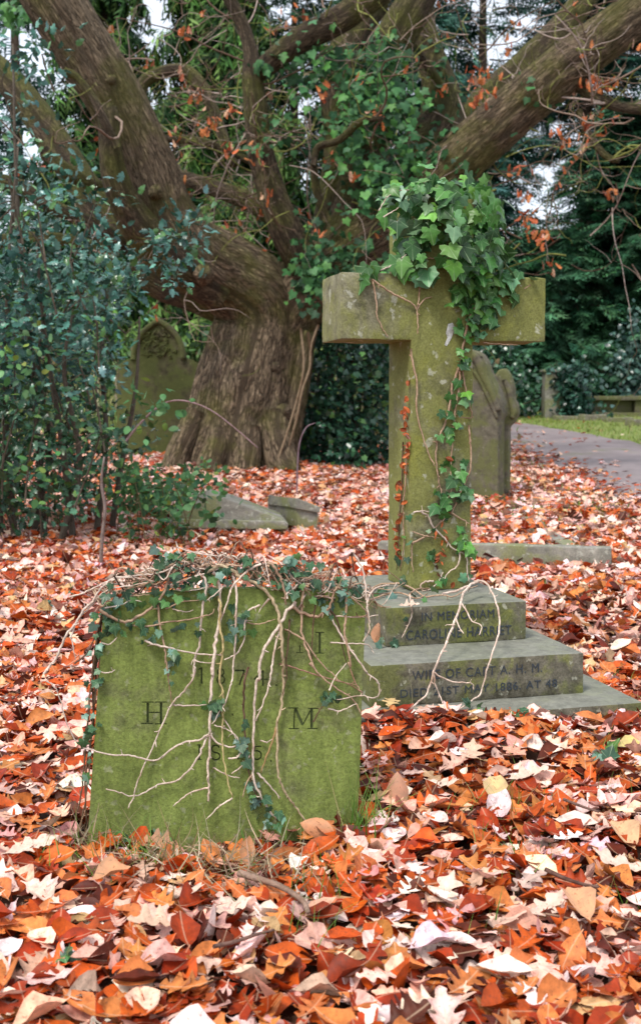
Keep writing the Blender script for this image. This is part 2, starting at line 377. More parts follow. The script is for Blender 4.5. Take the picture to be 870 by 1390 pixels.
# ================================================================== SETTING
def ground_mat():
    m, t, b, o = newmat('ground_soil'); v = coords(t)
    n = noise(t, v, 6, 8, .7); n2 = noise(t, v, 1.0, 4, .6); f = noise(t, v, 40, 5, .7)
    c = mix(t, ramp(t, n, [(.35, 0.0), (.65, 1.0)]), (.035, .018, .010), (.13, .055, .025))
    # the far verge on the right is turf, the bank on the left rough grass
    s = N(t, 'ShaderNodeSeparateXYZ'); t.links.new(v, s.inputs[0])
    far = ramp(t, math_(t, 'MULTIPLY', math_(t, 'ADD', s.outputs[1], math_(t, 'MULTIPLY', n2, 6)), 1 / 40.0), [(.50, 0.0), (.60, 1.0)])
    gr = mix(t, ramp(t, f, [(.35, 0.0), (.65, 1.0)]), (.09, .13, .02), (.20, .24, .055))
    c = mix(t, far, c, gr)
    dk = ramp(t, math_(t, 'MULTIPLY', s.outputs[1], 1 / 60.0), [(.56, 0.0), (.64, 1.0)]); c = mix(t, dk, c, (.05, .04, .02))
    t.links.new(c, b.inputs['Base Color']); b.inputs['Roughness'].default_value = .95; bump(t, b, n, .8, .03); return m
def grid_sheet(name, xs, ys, hf, mat):
    X, Y = np.meshgrid(xs, ys); Z = hf(X, Y); V = np.stack([X, Y, Z], -1).reshape(-1, 3); nx = len(xs); ny = len(ys)
    i = (np.arange(ny - 1)[:, None] * nx + np.arange(nx - 1)[None]).ravel()
    F = np.concatenate([np.stack([i, i + 1, i + nx + 1], -1), np.stack([i, i + nx + 1, i + nx], -1)])
    g = Geo(); g.add(V, F, (1, 1, 1), V[:, :2]); return g.build(name, mat)
xs = np.concatenate([-np.geomspace(300, 6, 26), np.linspace(-5.8, 6.4, 110), np.geomspace(6.6, 300, 26)])
ys = np.concatenate([np.linspace(-30, .5, 10), np.linspace(.6, 12, 150), np.linspace(12.2, 62, 110), np.geomspace(64, 400, 14)])
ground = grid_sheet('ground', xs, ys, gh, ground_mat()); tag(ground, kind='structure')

PATH_L = catmull([(2.9, 1.0), (3.05, 8), (3.2, 12), (3.25, 15.5), (3.15, 19.7), (2.7, 24), (1.6, 30), (-1.5, 36), (-6, 41)], 6)
def path_x(y): return np.interp(y, PATH_L[:, 1], PATH_L[:, 0])
def path_mat():
    m, t, b, o = newmat('path_asphalt'); v = coords(t); n = noise(t, v, 90, 4, .7); n2 = noise(t, v, 1.2, 5, .6)
    c = mix(t, ramp(t, n2, [(.35, 0.0), (.65, 1.0)]), (.23, .185, .19), (.34, .28, .28)); c = mix(t, ramp(t, n, [(.3, .35), (.7, 0.0)]), c, (.05, .045, .045))
    c = mix(t, ramp(t, noise(t, v, 5, 6, .75), [(.52, 0.0), (.7, .6)]), c, (.10, .075, .07)); mo = ramp(t, noise(t, v, .7, 6, .7), [(.58, 0.0), (.66, 1.0)]); c = mix(t, math_(t, 'MULTIPLY', mo, .6), c, (.13, .15, .04))
    t.links.new(c, b.inputs['Base Color']); b.inputs['Roughness'].default_value = .42; bump(t, b, n, .4, .004); return m
g = Geo(); nP = len(PATH_L); V = []
for (x, y) in PATH_L:
    for q in range(9):
        f_ = q / 8; xx = x + f_ * 2.7 + (.07 * math.sin(y * 3.1 + q) + .05 * math.sin(y * 7.7 + 2 * q) if q in (0, 8) else 0); V.append((xx, y + f_ * .6, float(gh(xx, y + f_ * .6)) + .012 + .03 * math.sin(math.pi * f_)))
F = []
for i in range(nP - 1):
    for q in range(8):
        a = i * 9 + q; F += [(a, a + 1, a + 10), (a, a + 10, a + 9)]
g.add(V, F); path = g.build('path', path_mat()); tag(path, kind='structure')

# ------------------------------------------------------------------ stone block tools
def finish_bm(bm, name, mat, parent, bevel=.006, cuts=0.05, amp=.002, nscale=6.0, segs=2):
    """bevel, subdivide and wear a closed low-poly solid"""
    if bevel: bmesh.ops.bevel(bm, geom=list(bm.edges), offset=bevel, segments=segs, affect='EDGES', profile=.6)
    bmesh.ops.triangulate(bm, faces=[f for f in bm.faces if len(f.verts) > 4])
    for _ in range(5):
        es = [e for e in bm.edges if e.calc_length() > cuts]
        if not es: break
        bmesh.ops.subdivide_edges(bm, edges=es, cuts=1, use_grid_fill=True)
    bmesh.ops.triangulate(bm, faces=[f for f in bm.faces if len(f.verts) > 4])
    bm.normal_update(); ofs = Vector(rng.uniform(0, 50, 3))
    for v in bm.verts:
        d = mnoise.noise(v.co * nscale + ofs) + .5 * mnoise.noise(v.co * nscale * 3 + ofs)
        v.co += v.normal * d * amp
    for f in bm.faces: f.smooth = True
    me = bpy.data.meshes.new(name); bm.to_mesh(me); bm.free()
    me.set_sharp_from_angle(angle=R(19))
    return link(name, me, mat, parent)
def prism(front, offset):
    """front: list of 3D points (counter-clockwise seen from the front); offset: vector to the back face"""
    bm = bmesh.new(); A = [bm.verts.new(Vector(p)) for p in front]; B = [bm.verts.new(Vector(p) + Vector(offset)) for p in front]; n = len(A)
    bm.faces.new(A); bm.faces.new(B[::-1])
    for i in range(n): bm.faces.new((A[i], B[i], B[(i + 1) % n], A[(i + 1) % n]))
    bmesh.ops.recalc_face_normals(bm, faces=list(bm.faces)); return bm

# ================================================================== THE CROSS MONUMENT
YAW = R(14.5); U_ = np.array([math.cos(YAW), math.sin(YAW), 0]); V_ = np.array([-math.sin(YAW), math.cos(YAW), 0]); ZZ = np.array([0, 0, 1.0])
z0, z1, z2 = .075, .213, .350
def uv_of(P): return float(np.dot(P, U_)), float(np.dot(P, V_))
slabRF = uv_of(atz(873, 953, z0)); s2RF = uv_of(atz(792, 886, z1)); s1RF = uv_of(atz(712, 815, z2)); s1LF = uv_of(atz(526, 826, z2))
shRF = uv_of(atz(637, 798, z2)); shLF = uv_of(atz(558, 803, z2))
SHV = (shRF[1] + shLF[1]) / 2; SHU0, SHU1 = shLF[0], shRF[0]; SHC = (SHU0 + SHU1) / 2
print('uv', slabRF, s2RF, s1RF, s1LF, shRF, shLF)
def W(u, v, z): return U_ * u + V_ * v + ZZ * z
mon = empty('grave_cross', tuple(W(SHC, s2RF[1] + .3, 0)), 'tall mossy stone cross on stepped plinth, its head wrapped in green ivy', 'gravestone cross')
def wbox(name, u0, u1, v0, v1, za, zb, mat, parent, bevel=.007, **k):
    bm = prism([W(u0, v0, za), W(u1, v0, za), W(u1, v0, zb), W(u0, v0, zb)], V_ * (v1 - v0)); return finish_bm(bm, name, mat, parent, bevel, **k)
bk = SHV + .28
s1L = s1LF[0]
st1v = s1RF[1] * .5 + s1LF[1] * .5
slab_o = wbox('base_slab', s1L - .26, slabRF[0], slabRF[1], bk + .36, -.12, z0, M_STEP, mon, .008, amp=.003)
st2 = wbox('lower_step', s1L - .13, s2RF[0], s2RF[1], bk + .24, z0, z1, M_STEP, mon, .006)
st1 = wbox('upper_step', s1L, s1RF[0], st1v, bk + .12, z1, z2, M_STEP, mon, .006)
# the cross itself
P0 = W(0, SHV, 0); Nf = -V_
def onface(px, py, off=0.0): return atplane(px, py, W(0, SHV - off, 0), V_)
aL = uv_of(onface(463, 415))[0]; aR = uv_of(onface(740, 420))[0]
aT = onface(600, 373)[2]; aB = onface(600, 462)[2]; cT = onface(600, 268)[2]
pts = [(SHU0, z2 + .001), (SHU1, z2 + .001), (SHU1, aB), (aR, aB), (aR, aT), (SHU1, aT), (SHU1, cT), (SHU0, cT), (SHU0, aT), (aL, aT), (aL, aB), (SHU0, aB)]
bm = prism([W(u, SHV, z) for u, z in pts], V_ * .27)
cross_o = finish_bm(bm, 'cross', M_CROSS, mon, .005, cuts=.03, amp=.0035, nscale=9)
# pale scar low on the cross head
g = Geo(); sc = [(608, 440), (614, 438), (618, 446), (615, 452), (612, 460), (606, 470), (603, 468), (607, 458), (605, 452)]
c0 = onface(611, 453, .0035); g.add([c0] + [onface(x, y, .0028) for x, y in sc], [(0, 1 + (i + 1) % 9, 1 + i) for i in range(9)], (.62, .62, .58))
tag(g.build('bare_patch', M_STEM, cross_o), 'pale chipped patch on the cross shaft')

def lettering(txt, px0, py0, px1, hpx, p0, n, mat, parent, zoff=.0012):
    """raised lead letters between two pixels' width on a vertical face"""
    a = atplane(px0, py0, p0, n); b = atplane(px1, py0, p0, n)
    c = atplane(px0, py0 - hpx, p0, n); hgt = np.linalg.norm(c - a)
    cu = bpy.data.curves.new('txt', 'FONT'); cu.body = txt; cu.size = 1; cu.extrude = .0; cu.space_character = 1.12; cu.space_word = 1.1
    to = bpy.data.objects.new('txt', cu); COL.objects.link(to)
    dg = bpy.context.evaluated_depsgraph_get(); me = bpy.data.meshes.new_from_object(to.evaluated_get(dg)); bpy.data.objects.remove(to); bpy.data.curves.remove(cu)
    bm = bmesh.new(); bm.from_mesh(me); bpy.data.meshes.remove(me)
    xs_ = [v.co.x for v in bm.verts]; ys_ = [v.co.y for v in bm.verts]; x0, x1 = min(xs_), max(xs_); y0, y1 = min(ys_), max(ys_)
    Lw = np.dot(b - a, U_)
    ret = bmesh.ops.extrude_face_region(bm, geom=list(bm.faces)); tv = [q for q in ret['geom'] if isinstance(q, bmesh.types.BMVert)]; tvs = set(tv)
    for v in bm.verts:
        u = (v.co.x - x0) / (x1 - x0) * Lw; h_ = (v.co.y - y0) / (y1 - y0) * hgt
        q = a + U_ * u + ZZ * h_ - V_ * (zoff if v in tvs else -.002); v.co = Vector(q)
    bmesh.ops.recalc_face_normals(bm, faces=list(bm.faces))
    me = bpy.data.meshes.new('lettering'); bm.to_mesh(me); bm.free(); return link('lettering', me, mat, parent)
f1 = W(0, st1v, 0); f2 = W(0, s2RF[1], 0)
lettering('IN MEMORIAM', 572, 843, 670, 11.5, f1, V_, M_LEAD, st1, .002)
lettering('CAROLINE HARRIET', 551, 869, 693, 13, f1, V_, M_LEAD, st1, .002)
lettering('WIFE OF CAPT A. H. M.', 559, 923.5, 735, 12.5, f2, V_, M_LEAD, st2, .002)
lettering('DIED 21ST MAY 1886. AT 48', 543, 947, 755, 11, f2, V_, M_LEAD, st2, .002)

# ================================================================== THE SMALL HEADSTONE
HY = R(11); hn = np.array([math.sin(HY), -math.cos(HY), 0.0]); lean = R(5)
hn = hn * math.cos(lean) + ZZ * math.sin(lean)
hb = atz(302, 1137, 0.0)
def hs(px, py, off=0.0):
    return atplane(px, py, hb + hn * off, hn)
outline = [(116, 1175), (486, 1150), (484, 1121), (490, 960), (497, 812), (470, 802), (420, 795), (360, 790), (310, 789), (250, 792), (195, 801), (141, 822), (128, 1000), (118, 1148)]
outline = [(115, 1200), (484, 1180), (497, 812), (468, 806), (425, 801), (365, 799), (310, 799), (250, 802), (190, 809), (141, 822)]
bm = prism([hs(x, y) for x, y in outline], -hn * .075)
head = finish_bm(bm, 'headstone', M_SLAB, None, .005, cuts=.045, amp=.0016, nscale=5)
tag(head, 'low green mossy headstone carved with 1874 and H M, draped in bare vines', 'headstone')
# engraved letters, cut out of the face
def stroke_box(bm, a, b, wpx):
    a = np.array(a, float); b = np.array(b, float); d = b - a; L = np.linalg.norm(d)
    if L < .1: d = np.array([1., 0]); a = a - d * wpx / 2; b = b + d * wpx / 2; L = 1; d = b - a; L = np.linalg.norm(d)
    n2 = np.array([-d[1], d[0]]) / L * wpx / 2
    q = [a + n2, b + n2, b - n2, a - n2]; lo = [bm.verts.new(Vector(hs(*p, -.0045 - rng.uniform(0, .001)))) for p in q]; hi = [bm.verts.new(Vector(hs(*p, .02))) for p in q]
    bm.faces.new(lo); bm.faces.new(hi[::-1])
    for i in range(4): bm.faces.new((lo[i], hi[i], hi[(i + 1) % 4], lo[(i + 1) % 4]))
def arc(cx, cy, rx, ry, a0, a1, n=7):
    return [(cx + rx * math.cos(R(a0 + (a1 - a0) * i / n)), cy + ry * math.sin(R(a0 + (a1 - a0) * i / n))) for i in range(n + 1)]
ST = []
def pl(P, w_=2.4):
    for a, b in zip(P[:-1], P[1:]): ST.append((a, b, w_ * .85))
pl([(201, 954), (201, 981)], 4); pl([(219, 954), (219, 982)], 4); pl([(201, 967), (219, 967)], 1.8)
for x, y in ((201, 953), (219, 953), (200, 982), (219, 982.5)): pl([(x - 8, y), (x + 8, y)], 1.6)
pl([(400, 962), (399, 988)], 2); pl([(401, 962), (411, 984)], 4.4); pl([(411, 984), (422, 963)], 1.8); pl([(423, 962), (423, 988)], 4.4)
for x, y in ((398, 961), (425, 961.5), (399, 989), (424, 989)): pl([(x - 7, y), (x + 7, y)], 1.6)
pl([(274, 906), (274, 928)], 3); pl([(270, 909), (274, 906)], 1.6)
pl(arc(300, 912.5, 4.4, 4.6, 0, 360, 12), 2); pl(arc(300, 922.5, 5.2, 5.2, 0, 360, 12), 2)
pl([(319, 910), (332, 910)], 2.4); pl([(332, 910), (325, 930)], 2.6)
pl([(357, 910), (357, 931)], 3); pl([(357, 910), (345, 922), (364, 922)], 1.8)
pl([(374, 930), (376, 930)], 3); pl([(315, 970), (317, 970)], 3); pl([(367, 1033), (369, 1033)], 3)
pl([(271, 1011), (271, 1031)], 3); pl([(268, 1011), (274, 1011)], 1.5); pl([(268, 1031), (274, 1031)], 1.5)
pl(arc(293, 1016.5, 5.5, 5, -20, -270, 8), 2.2); pl(arc(293, 1026.5, 6, 5, -90, 160, 8), 2.4)
pl([(318, 1014), (329, 1014), (323, 1031)], 2)
pl([(355, 1013), (346, 1013.5), (345.5, 1020)], 2); pl(arc(349, 1025, 6, 6, -110, 150, 8), 2.3)
pl([(434, 859), (434, 886)], 3.6); pl([(407, 876), (407, 885)], 1.6)
for x, y in ((434, 858.5), (434, 886.5)): pl([(x - 6, y), (x + 6, y)], 1.4)
pl([(402, 886), (412, 886)], 1.2)
cut = bmesh.new()
for a, b, w_ in ST: stroke_box(cut, a, b, w_)
bmesh.ops.recalc_face_normals(cut, faces=list(cut.faces))
cme = bpy.data.meshes.new('cut'); cut.to_mesh(cme); cut.free(); co = bpy.data.objects.new('cut', cme); COL.objects.link(co); cme.materials.append(M_CUT)
md = head.modifiers.new('carve', 'BOOLEAN'); md.operation = 'DIFFERENCE'; md.object = co; md.solver = 'EXACT'; md.use_self = True; md.material_mode = 'TRANSFER'
dg = bpy.context.evaluated_depsgraph_get(); nm = bpy.data.meshes.new_from_object(head.evaluated_get(dg)); head.modifiers.clear(); old = head.data; head.data = nm; nm.name = 'headstone'
bpy.data.meshes.remove(old); bpy.data.objects.remove(co); bpy.data.meshes.remove(cme)
print('headstone verts', len(nm.vertices), [m.name for m in nm.materials])

# ================================================================== BARE VINES OVER THE HEADSTONE
PALE = (.74, .60, .50); TAN = (.46, .31, .21); DARKV = (.13, .075, .05); YEL = (.52, .42, .2)
vine = empty('bare_ivy', tuple(atz(300, 1110, 0.0)), 'tangle of pale leafless ivy stems hanging over the green headstone', 'ivy')
ZO = {1: (60, 730, 3.625), 2: (280, 730, 3.625), 3: (60, 900, 3.625), 4: (280, 900, 3.625), 5: (500, 220, 3.955), 6: (500, 400, 3.955), 7: (500, 600, 3.955)}
def zp(z, pts): x0, y0, s = ZO[z]; return [(x0 + X / s, y0 + Y / s) for X, Y in pts]
def vine_on(segs, r, col, parent=vine, plane=hs, off=.012, amp=.012, name='stem', twigs=True, taper=.5, P3=None):
    if P3 is None:
        pts = []
        for z, p in segs: pts += zp(z, p)
        n = len(pts); ph = rng.uniform(0, 6); P3 = [plane(x, y, off + amp * (.5 + .5 * math.sin(i * .9 + ph))) for i, (x, y) in enumerate(pts)]
    n = len(P3); P3 = np.array(P3)
    dist = np.linalg.norm(P3 - CAMP, axis=1).mean(); rm = r * .84 * dist / FPX
    rr = rm * np.linspace(1, taper, n); g = Geo()
    P = tube(g, P3, rr, 7, col, 5, rough=.09, wob=rm * .28)
    if twigs:   # knuckles and broken short side twigs
        for _ in range(max(1, len(P) // 9)):
            i = int(rng.integers(1, max(2, len(P) - 1))); d = nrm(rng.normal(0, 1, 3) + np.array([0, -.6, 0])); L = rng.uniform(.006, .02)
            rl = rm * .55
            tube(g, [P[i], P[i] + d * L * .5, P[i] + d * L + np.array([0, 0, rng.normal(0, .003)])], [rl, rl * .7, rl * .4], 5, col, 2)
    return g.build(name, M_STEM, parent), P
VL = [
 ([(1, [(0, 670), (60, 590), (110, 480), (160, 420), (190, 360), (240, 310), (280, 250), (340, 200), (420, 190), (530, 180), (600, 160), (690, 115), (740, 150), (770, 160)])], 2.1, PALE),
 ([(1, [(130, 490), (170, 400), (220, 350), (270, 290), (330, 250), (400, 240), (480, 225), (540, 215)])], 1.6, PALE),
 ([(1, [(125, 290), (200, 270), (260, 240), (330, 210), (400, 195), (480, 200), (545, 215)])], 1.4, PALE),
 ([(1, [(270, 350), (330, 390), (400, 415), (470, 385), (530, 345), (590, 270), (610, 190), (600, 150), (640, 130), (700, 115), (760, 140), (810, 180)])], 2.6, TAN),
 ([(1, [(300, 345), (380, 330), (430, 305), (480, 315)])], 1.2, PALE),
 ([(1, [(270, 300), (350, 310), (400, 295), (450, 285), (520, 280)])], 1.3, TAN),
 ([(1, [(430, 430), (520, 435), (600, 415), (700, 405), (770, 390), (830, 370)]), (2, [(40, 350)])], 1.6, TAN),
 ([(1, [(560, 330), (570, 430), (590, 520), (600, 600), (615, 680)]), (3, [(603, 20), (620, 130), (628, 195)])], 1.7, TAN),
 ([(1, [(780, 180), (800, 230), (785, 330), (770, 430), (765, 520), (740, 600), (738, 680)]), (3, [(740, 20), (735, 70), (690, 140), (630, 200), (590, 290), (540, 400), (500, 490), (460, 590), (440, 660), (415, 715)])], 2.0, PALE),
 ([(1, [(495, 505), (560, 530), (650, 550), (740, 570), (860, 575)]), (2, [(75, 570)])], 1.9, PALE),
 ([(1, [(830, 170), (860, 210), (865, 330), (860, 430), (840, 530), (828, 680)]), (3, [(828, 20), (820, 160), (815, 300), (815, 370), (810, 480), (808, 600), (808, 680)])], 3.2, PALE),
 ([(1, [(650, 45), (740, 75), (860, 90)]), (2, [(80, 85), (150, 115), (230, 130)])], 1.2, PALE),
 ([(1, [(620, 235), (700, 205), (780, 180), (860, 152)])], 1.6, PALE),
 ([(1, [(620, 240), (680, 260), (760, 255), (800, 240)])], 1.2, PALE),
 ([(1, [(280, 515), (320, 525), (360, 490)])], 1.3, PALE), ([(1, [(265, 655), (310, 665), (350, 650)])], 1.3, PALE),
 ([(1, [(130, 480), (145, 540), (155, 600)])], 1.2, PALE), ([(1, [(600, 350), (680, 315), (780, 305)])], 1.2, TAN),
 ([(1, [(630, 350), (700, 365), (735, 355)])], 1.1, PALE), ([(1, [(150, 620), (210, 570), (245, 500), (270, 430), (290, 360)])], 1.5, DARKV),
 ([(1, [(490, 140), (520, 170), (565, 180), (575, 230)])], 1.4, TAN), ([(1, [(740, 600), (760, 610), (820, 615), (850, 590)])], 1.0, PALE),
 ([(2, [(0, 170), (80, 140), (150, 180), (240, 225), (300, 270), (350, 355), (365, 430), (375, 520), (375, 600), (380, 680)]), (4, [(378, 60), (375, 200), (350, 290), (350, 400), (350, 520), (370, 600), (410, 670), (460, 735), (520, 815)])], 3.0, (.55, .43, .27)),
 ([(2, [(440, 315), (400, 360), (360, 430), (300, 520), (270, 600), (260, 689)]), (4, [(245, 100), (235, 280), (232, 430), (230, 540), (250, 620), (300, 710), (345, 770)])], 2.8, PALE),
 ([(2, [(360, 450), (340, 530), (325, 620), (318, 689)]), (4, [(310, 100), (280, 200), (245, 285)])], 2.0, PALE),
 ([(2, [(130, 185), (150, 260), (145, 350), (145, 480), (135, 600), (130, 689)]), (4, [(120, 110), (90, 200), (30, 300)])], 1.9, PALE),
 ([(2, [(270, 130), (210, 160), (130, 240), (100, 330), (65, 430), (50, 520)])], 2.0, PALE),
 ([(2, [(60, 180), (55, 270), (70, 330), (65, 420), (85, 520), (75, 600), (65, 689)]), (4, [(80, 150), (80, 300), (80, 400), (90, 500), (110, 600), (130, 660)])], 2.2, YEL),
 ([(2, [(110, 210), (60, 265), (0, 310)])], 1.4, PALE),
 ([(2, [(265, 330), (210, 360), (190, 420), (185, 500), (150, 570), (90, 600)])], 1.8, PALE),
 ([(2, [(200, 415), (260, 425), (340, 400)])], 1.2, TAN), ([(2, [(310, 300), (270, 345)])], 2.0, PALE),
 ([(2, [(300, 120), (330, 140), (370, 210), (390, 280), (390, 330)])], 2.8, TAN), ([(2, [(300, 140), (340, 200), (370, 260)])], 1.6, TAN),
 ([(2, [(400, 300), (400, 270), (440, 240), (490, 200), (540, 230), (600, 265), (680, 265)])], 1.5, PALE),
 ([(2, [(425, 340), (480, 370), (550, 385), (600, 350), (625, 280), (640, 240)])], 3.0, TAN),
 ([(2, [(640, 240), (700, 280), (770, 345), (790, 380), (700, 390)])], 1.5, TAN),
 ([(2, [(690, 290), (685, 400), (680, 470), (700, 560), (710, 640)]), (4, [(700, 0), (740, 110), (770, 150)])], 2.1, TAN),
 ([(2, [(720, 70), (770, 160), (785, 260), (790, 330), (800, 400), (800, 460), (770, 510)])], 1.7, PALE),
 ([(2, [(610, 515), (700, 520), (790, 525), (820, 560)])], 1.3, PALE),
 ([(2, [(590, 340), (640, 440), (690, 520), (740, 590), (790, 660)]), (4, [(790, 50), (845, 95), (850, 150), (820, 175), (760, 160), (640, 180)])], 1.7, PALE),
 ([(2, [(640, 385), (700, 390), (770, 390), (845, 380)])], 1.2, PALE),
 ([(2, [(480, 250), (470, 350), (470, 460), (500, 560), (530, 640)]), (4, [(510, 0), (560, 60), (650, 130), (720, 180), (760, 250)])], 2.1, TAN),
 ([(2, [(540, 320), (525, 430), (520, 600)])], 1.5, DARKV),
 ([(2, [(385, 450), (480, 500), (540, 590), (630, 680)]), (4, [(660, 90), (740, 110)])], 1.5, TAN),
 ([(2, [(410, 400), (405, 500), (395, 600), (395, 680)]), (4, [(390, 100), (375, 160)])], 1.4, DARKV),
 ([(2, [(360, 620), (440, 640), (540, 675)]), (4, [(600, 75), (690, 100), (770, 145)])], 1.4, (.3, .17, .12)),
 ([(2, [(600, 340), (650, 420), (670, 540), (690, 610)])], 1.5, DARKV), ([(2, [(715, 70), (725, 160), (745, 205)])], 1.4, DARKV),
 ([(4, [(605, 135), (640, 60), (690, 0)])], 1.2, PALE),
 ([(2, [(790, 320), (800, 290), (830, 250), (870, 235)]), (2, [(900, 230)])], 1.6, PALE),
 ([(3, [(810, 350), (760, 380), (690, 390), (620, 430), (560, 475), (500, 475), (430, 455), (350, 455), (240, 430), (190, 410), (130, 340), (100, 250), (60, 130), (0, 80)])], 1.7, PALE),
 ([(3, [(800, 370), (770, 440), (720, 520), (650, 580), (560, 600), (490, 640), (430, 655), (370, 635), (305, 620)])], 1.7, PALE),
 ([(3, [(806, 615), (730, 635), (680, 665), (635, 705)])], 1.5, PALE), ([(3, [(635, 205), (700, 210), (800, 205)])], 1.7, PALE),
 ([(4, [(130, 665), (60, 710), (0, 770)])], 1.4, PALE), ([(4, [(15, 345), (60, 395), (140, 410), (155, 370), (110, 330), (40, 305)])], 1.6, PALE),
 ([(4, [(90, 280), (130, 340), (150, 380)])], 1.2, PALE), ([(4, [(110, 470), (150, 465), (175, 440), (215, 440)])], 1.5, PALE),
 ([(4, [(215, 455), (180, 500), (125, 545)])], 1.7, PALE), ([(4, [(35, 515), (80, 540), (130, 560), (165, 565)])], 1.2, PALE),
 ([(4, [(235, 540), (200, 590), (180, 660)])], 1.5, TAN), ([(4, [(250, 540), (300, 590), (365, 665)])], 1.8, PALE),
 ([(4, [(350, 290), (330, 370), (300, 450), (270, 540)])], 2.0, (.35, .22, .10)), ([(4, [(265, 380), (300, 390), (325, 375)])], 1.2, PALE),
 ([(4, [(210, 20), (190, 80), (185, 200), (190, 350), (200, 420), (215, 560), (270, 700)])], 2.0, DARKV),
 ([(4, [(600, 225), (660, 235), (740, 200)])], 1.4, PALE), ([(4, [(525, 290), (560, 230), (600, 180)])], 1.2, DARKV),
]
vine_pts = []
for segs, r_, c_ in VL:
    c_ = tuple(np.array(c_) * rng.uniform(.85, 1.12)); _, P = vine_on(segs, r_, c_); vine_pts.append(P)
for pts in ([(141, 826), (133, 870), (130, 930), (124, 1000), (120, 1060), (112, 1110), (100, 1160)], [(134, 850), (126, 920), (127, 980), (117, 1050), (118, 1120), (122, 1160)], [(138, 840), (130, 900), (121, 960), (116, 1030), (108, 1090), (92, 1150)], [(145, 835), (136, 900), (128, 960)]):
    vine_on(None, 2.0, (.16, .10, .06), P3=[hs(x, y, rng.uniform(-.03, 0)) for x, y in pts])
# the heap of thin stems lying along the top of the stone (behind and over its edge)
for k in range(105):
    x0 = rng.uniform(120, 450); L = rng.uniform(40, 130); pts = []
    for i in range(6):
        xx = x0 + L * i / 5; yy = 806 - 42 * math.exp(-((xx - 290) / 110) ** 2) + rng.normal(0, 13)
        pts.append(atplane(xx, yy, hb + hn * rng.uniform(-.08, .03), hn))
    vine_on(None, rng.uniform(.8, 1.8), tuple(np.array([PALE, TAN, TAN, DARKV][k % 4]) * rng.uniform(.8, 1.1)), P3=pts)
print('vines', len(VL) + 26)

def ivy_scatter(g, pos, size, out, cols, down=.75, pick=None, updn=.35, spread=.5):
    """ivy leaves: tips hang, faces look outwards"""
    n = len(pos); out = np.broadcast_to(np.asarray(out, float), (n, 3))
    d = nrm(np.array([0, 0, -down]) + rng.normal(0, .45, (n, 3)) + out * .15)
    nn = nrm(out + np.array([0, 0, updn]) + rng.normal(0, spread * .6, (n, 3)))
    scatter(g, T_IVY, pos, basis(d, nn), size * rng.uniform(.5, 1.3, n), cols, pick)
GI = [(.04, .10, .045), (.06, .14, .06), (.09, .20, .055), (.03, .075, .04), (.14, .25, .19)]
g = Geo(); P = []
for (cx_, cy_, n_, sx, sy) in [(185, 815, 16, 40, 20), (235, 755, 16, 18, 12), (300, 775, 16, 50, 12), (400, 785, 14, 40, 14), (240, 790, 14, 30, 15), (330, 775, 10, 50, 14), (395, 768, 10, 12, 8), (440, 815, 12, 25, 14), (215, 855, 12, 45, 15),
                               (330, 850, 10, 20, 15), (150, 840, 10, 12, 15), (470, 800, 6, 16, 10), (290, 960, 7, 6, 10), (328, 1010, 6, 6, 16), (345, 1080, 10, 14, 18), (375, 1110, 8, 12, 12), (135, 890, 8, 4, 40), (120, 1000, 10, 4, 60), (232, 900, 5, 4, 20), (445, 945, 6, 8, 6), (170, 1140, 8, 10, 6), (205, 1132, 5, 14, 5)]:
    for _ in range(int(n_ * 1.7)): P.append(hs(cx_ + rng.normal(0, sx * .75), cy_ + rng.normal(0, sy * .75), rng.uniform(-.01, .035)))
P = np.array(P); ivy_scatter(g, P, np.full(len(P), .0235), hn, pal(len(P), GI, [3, 3, 2, 3, 3]), updn=.7)
g.build('leaves', M_IVY, vine)
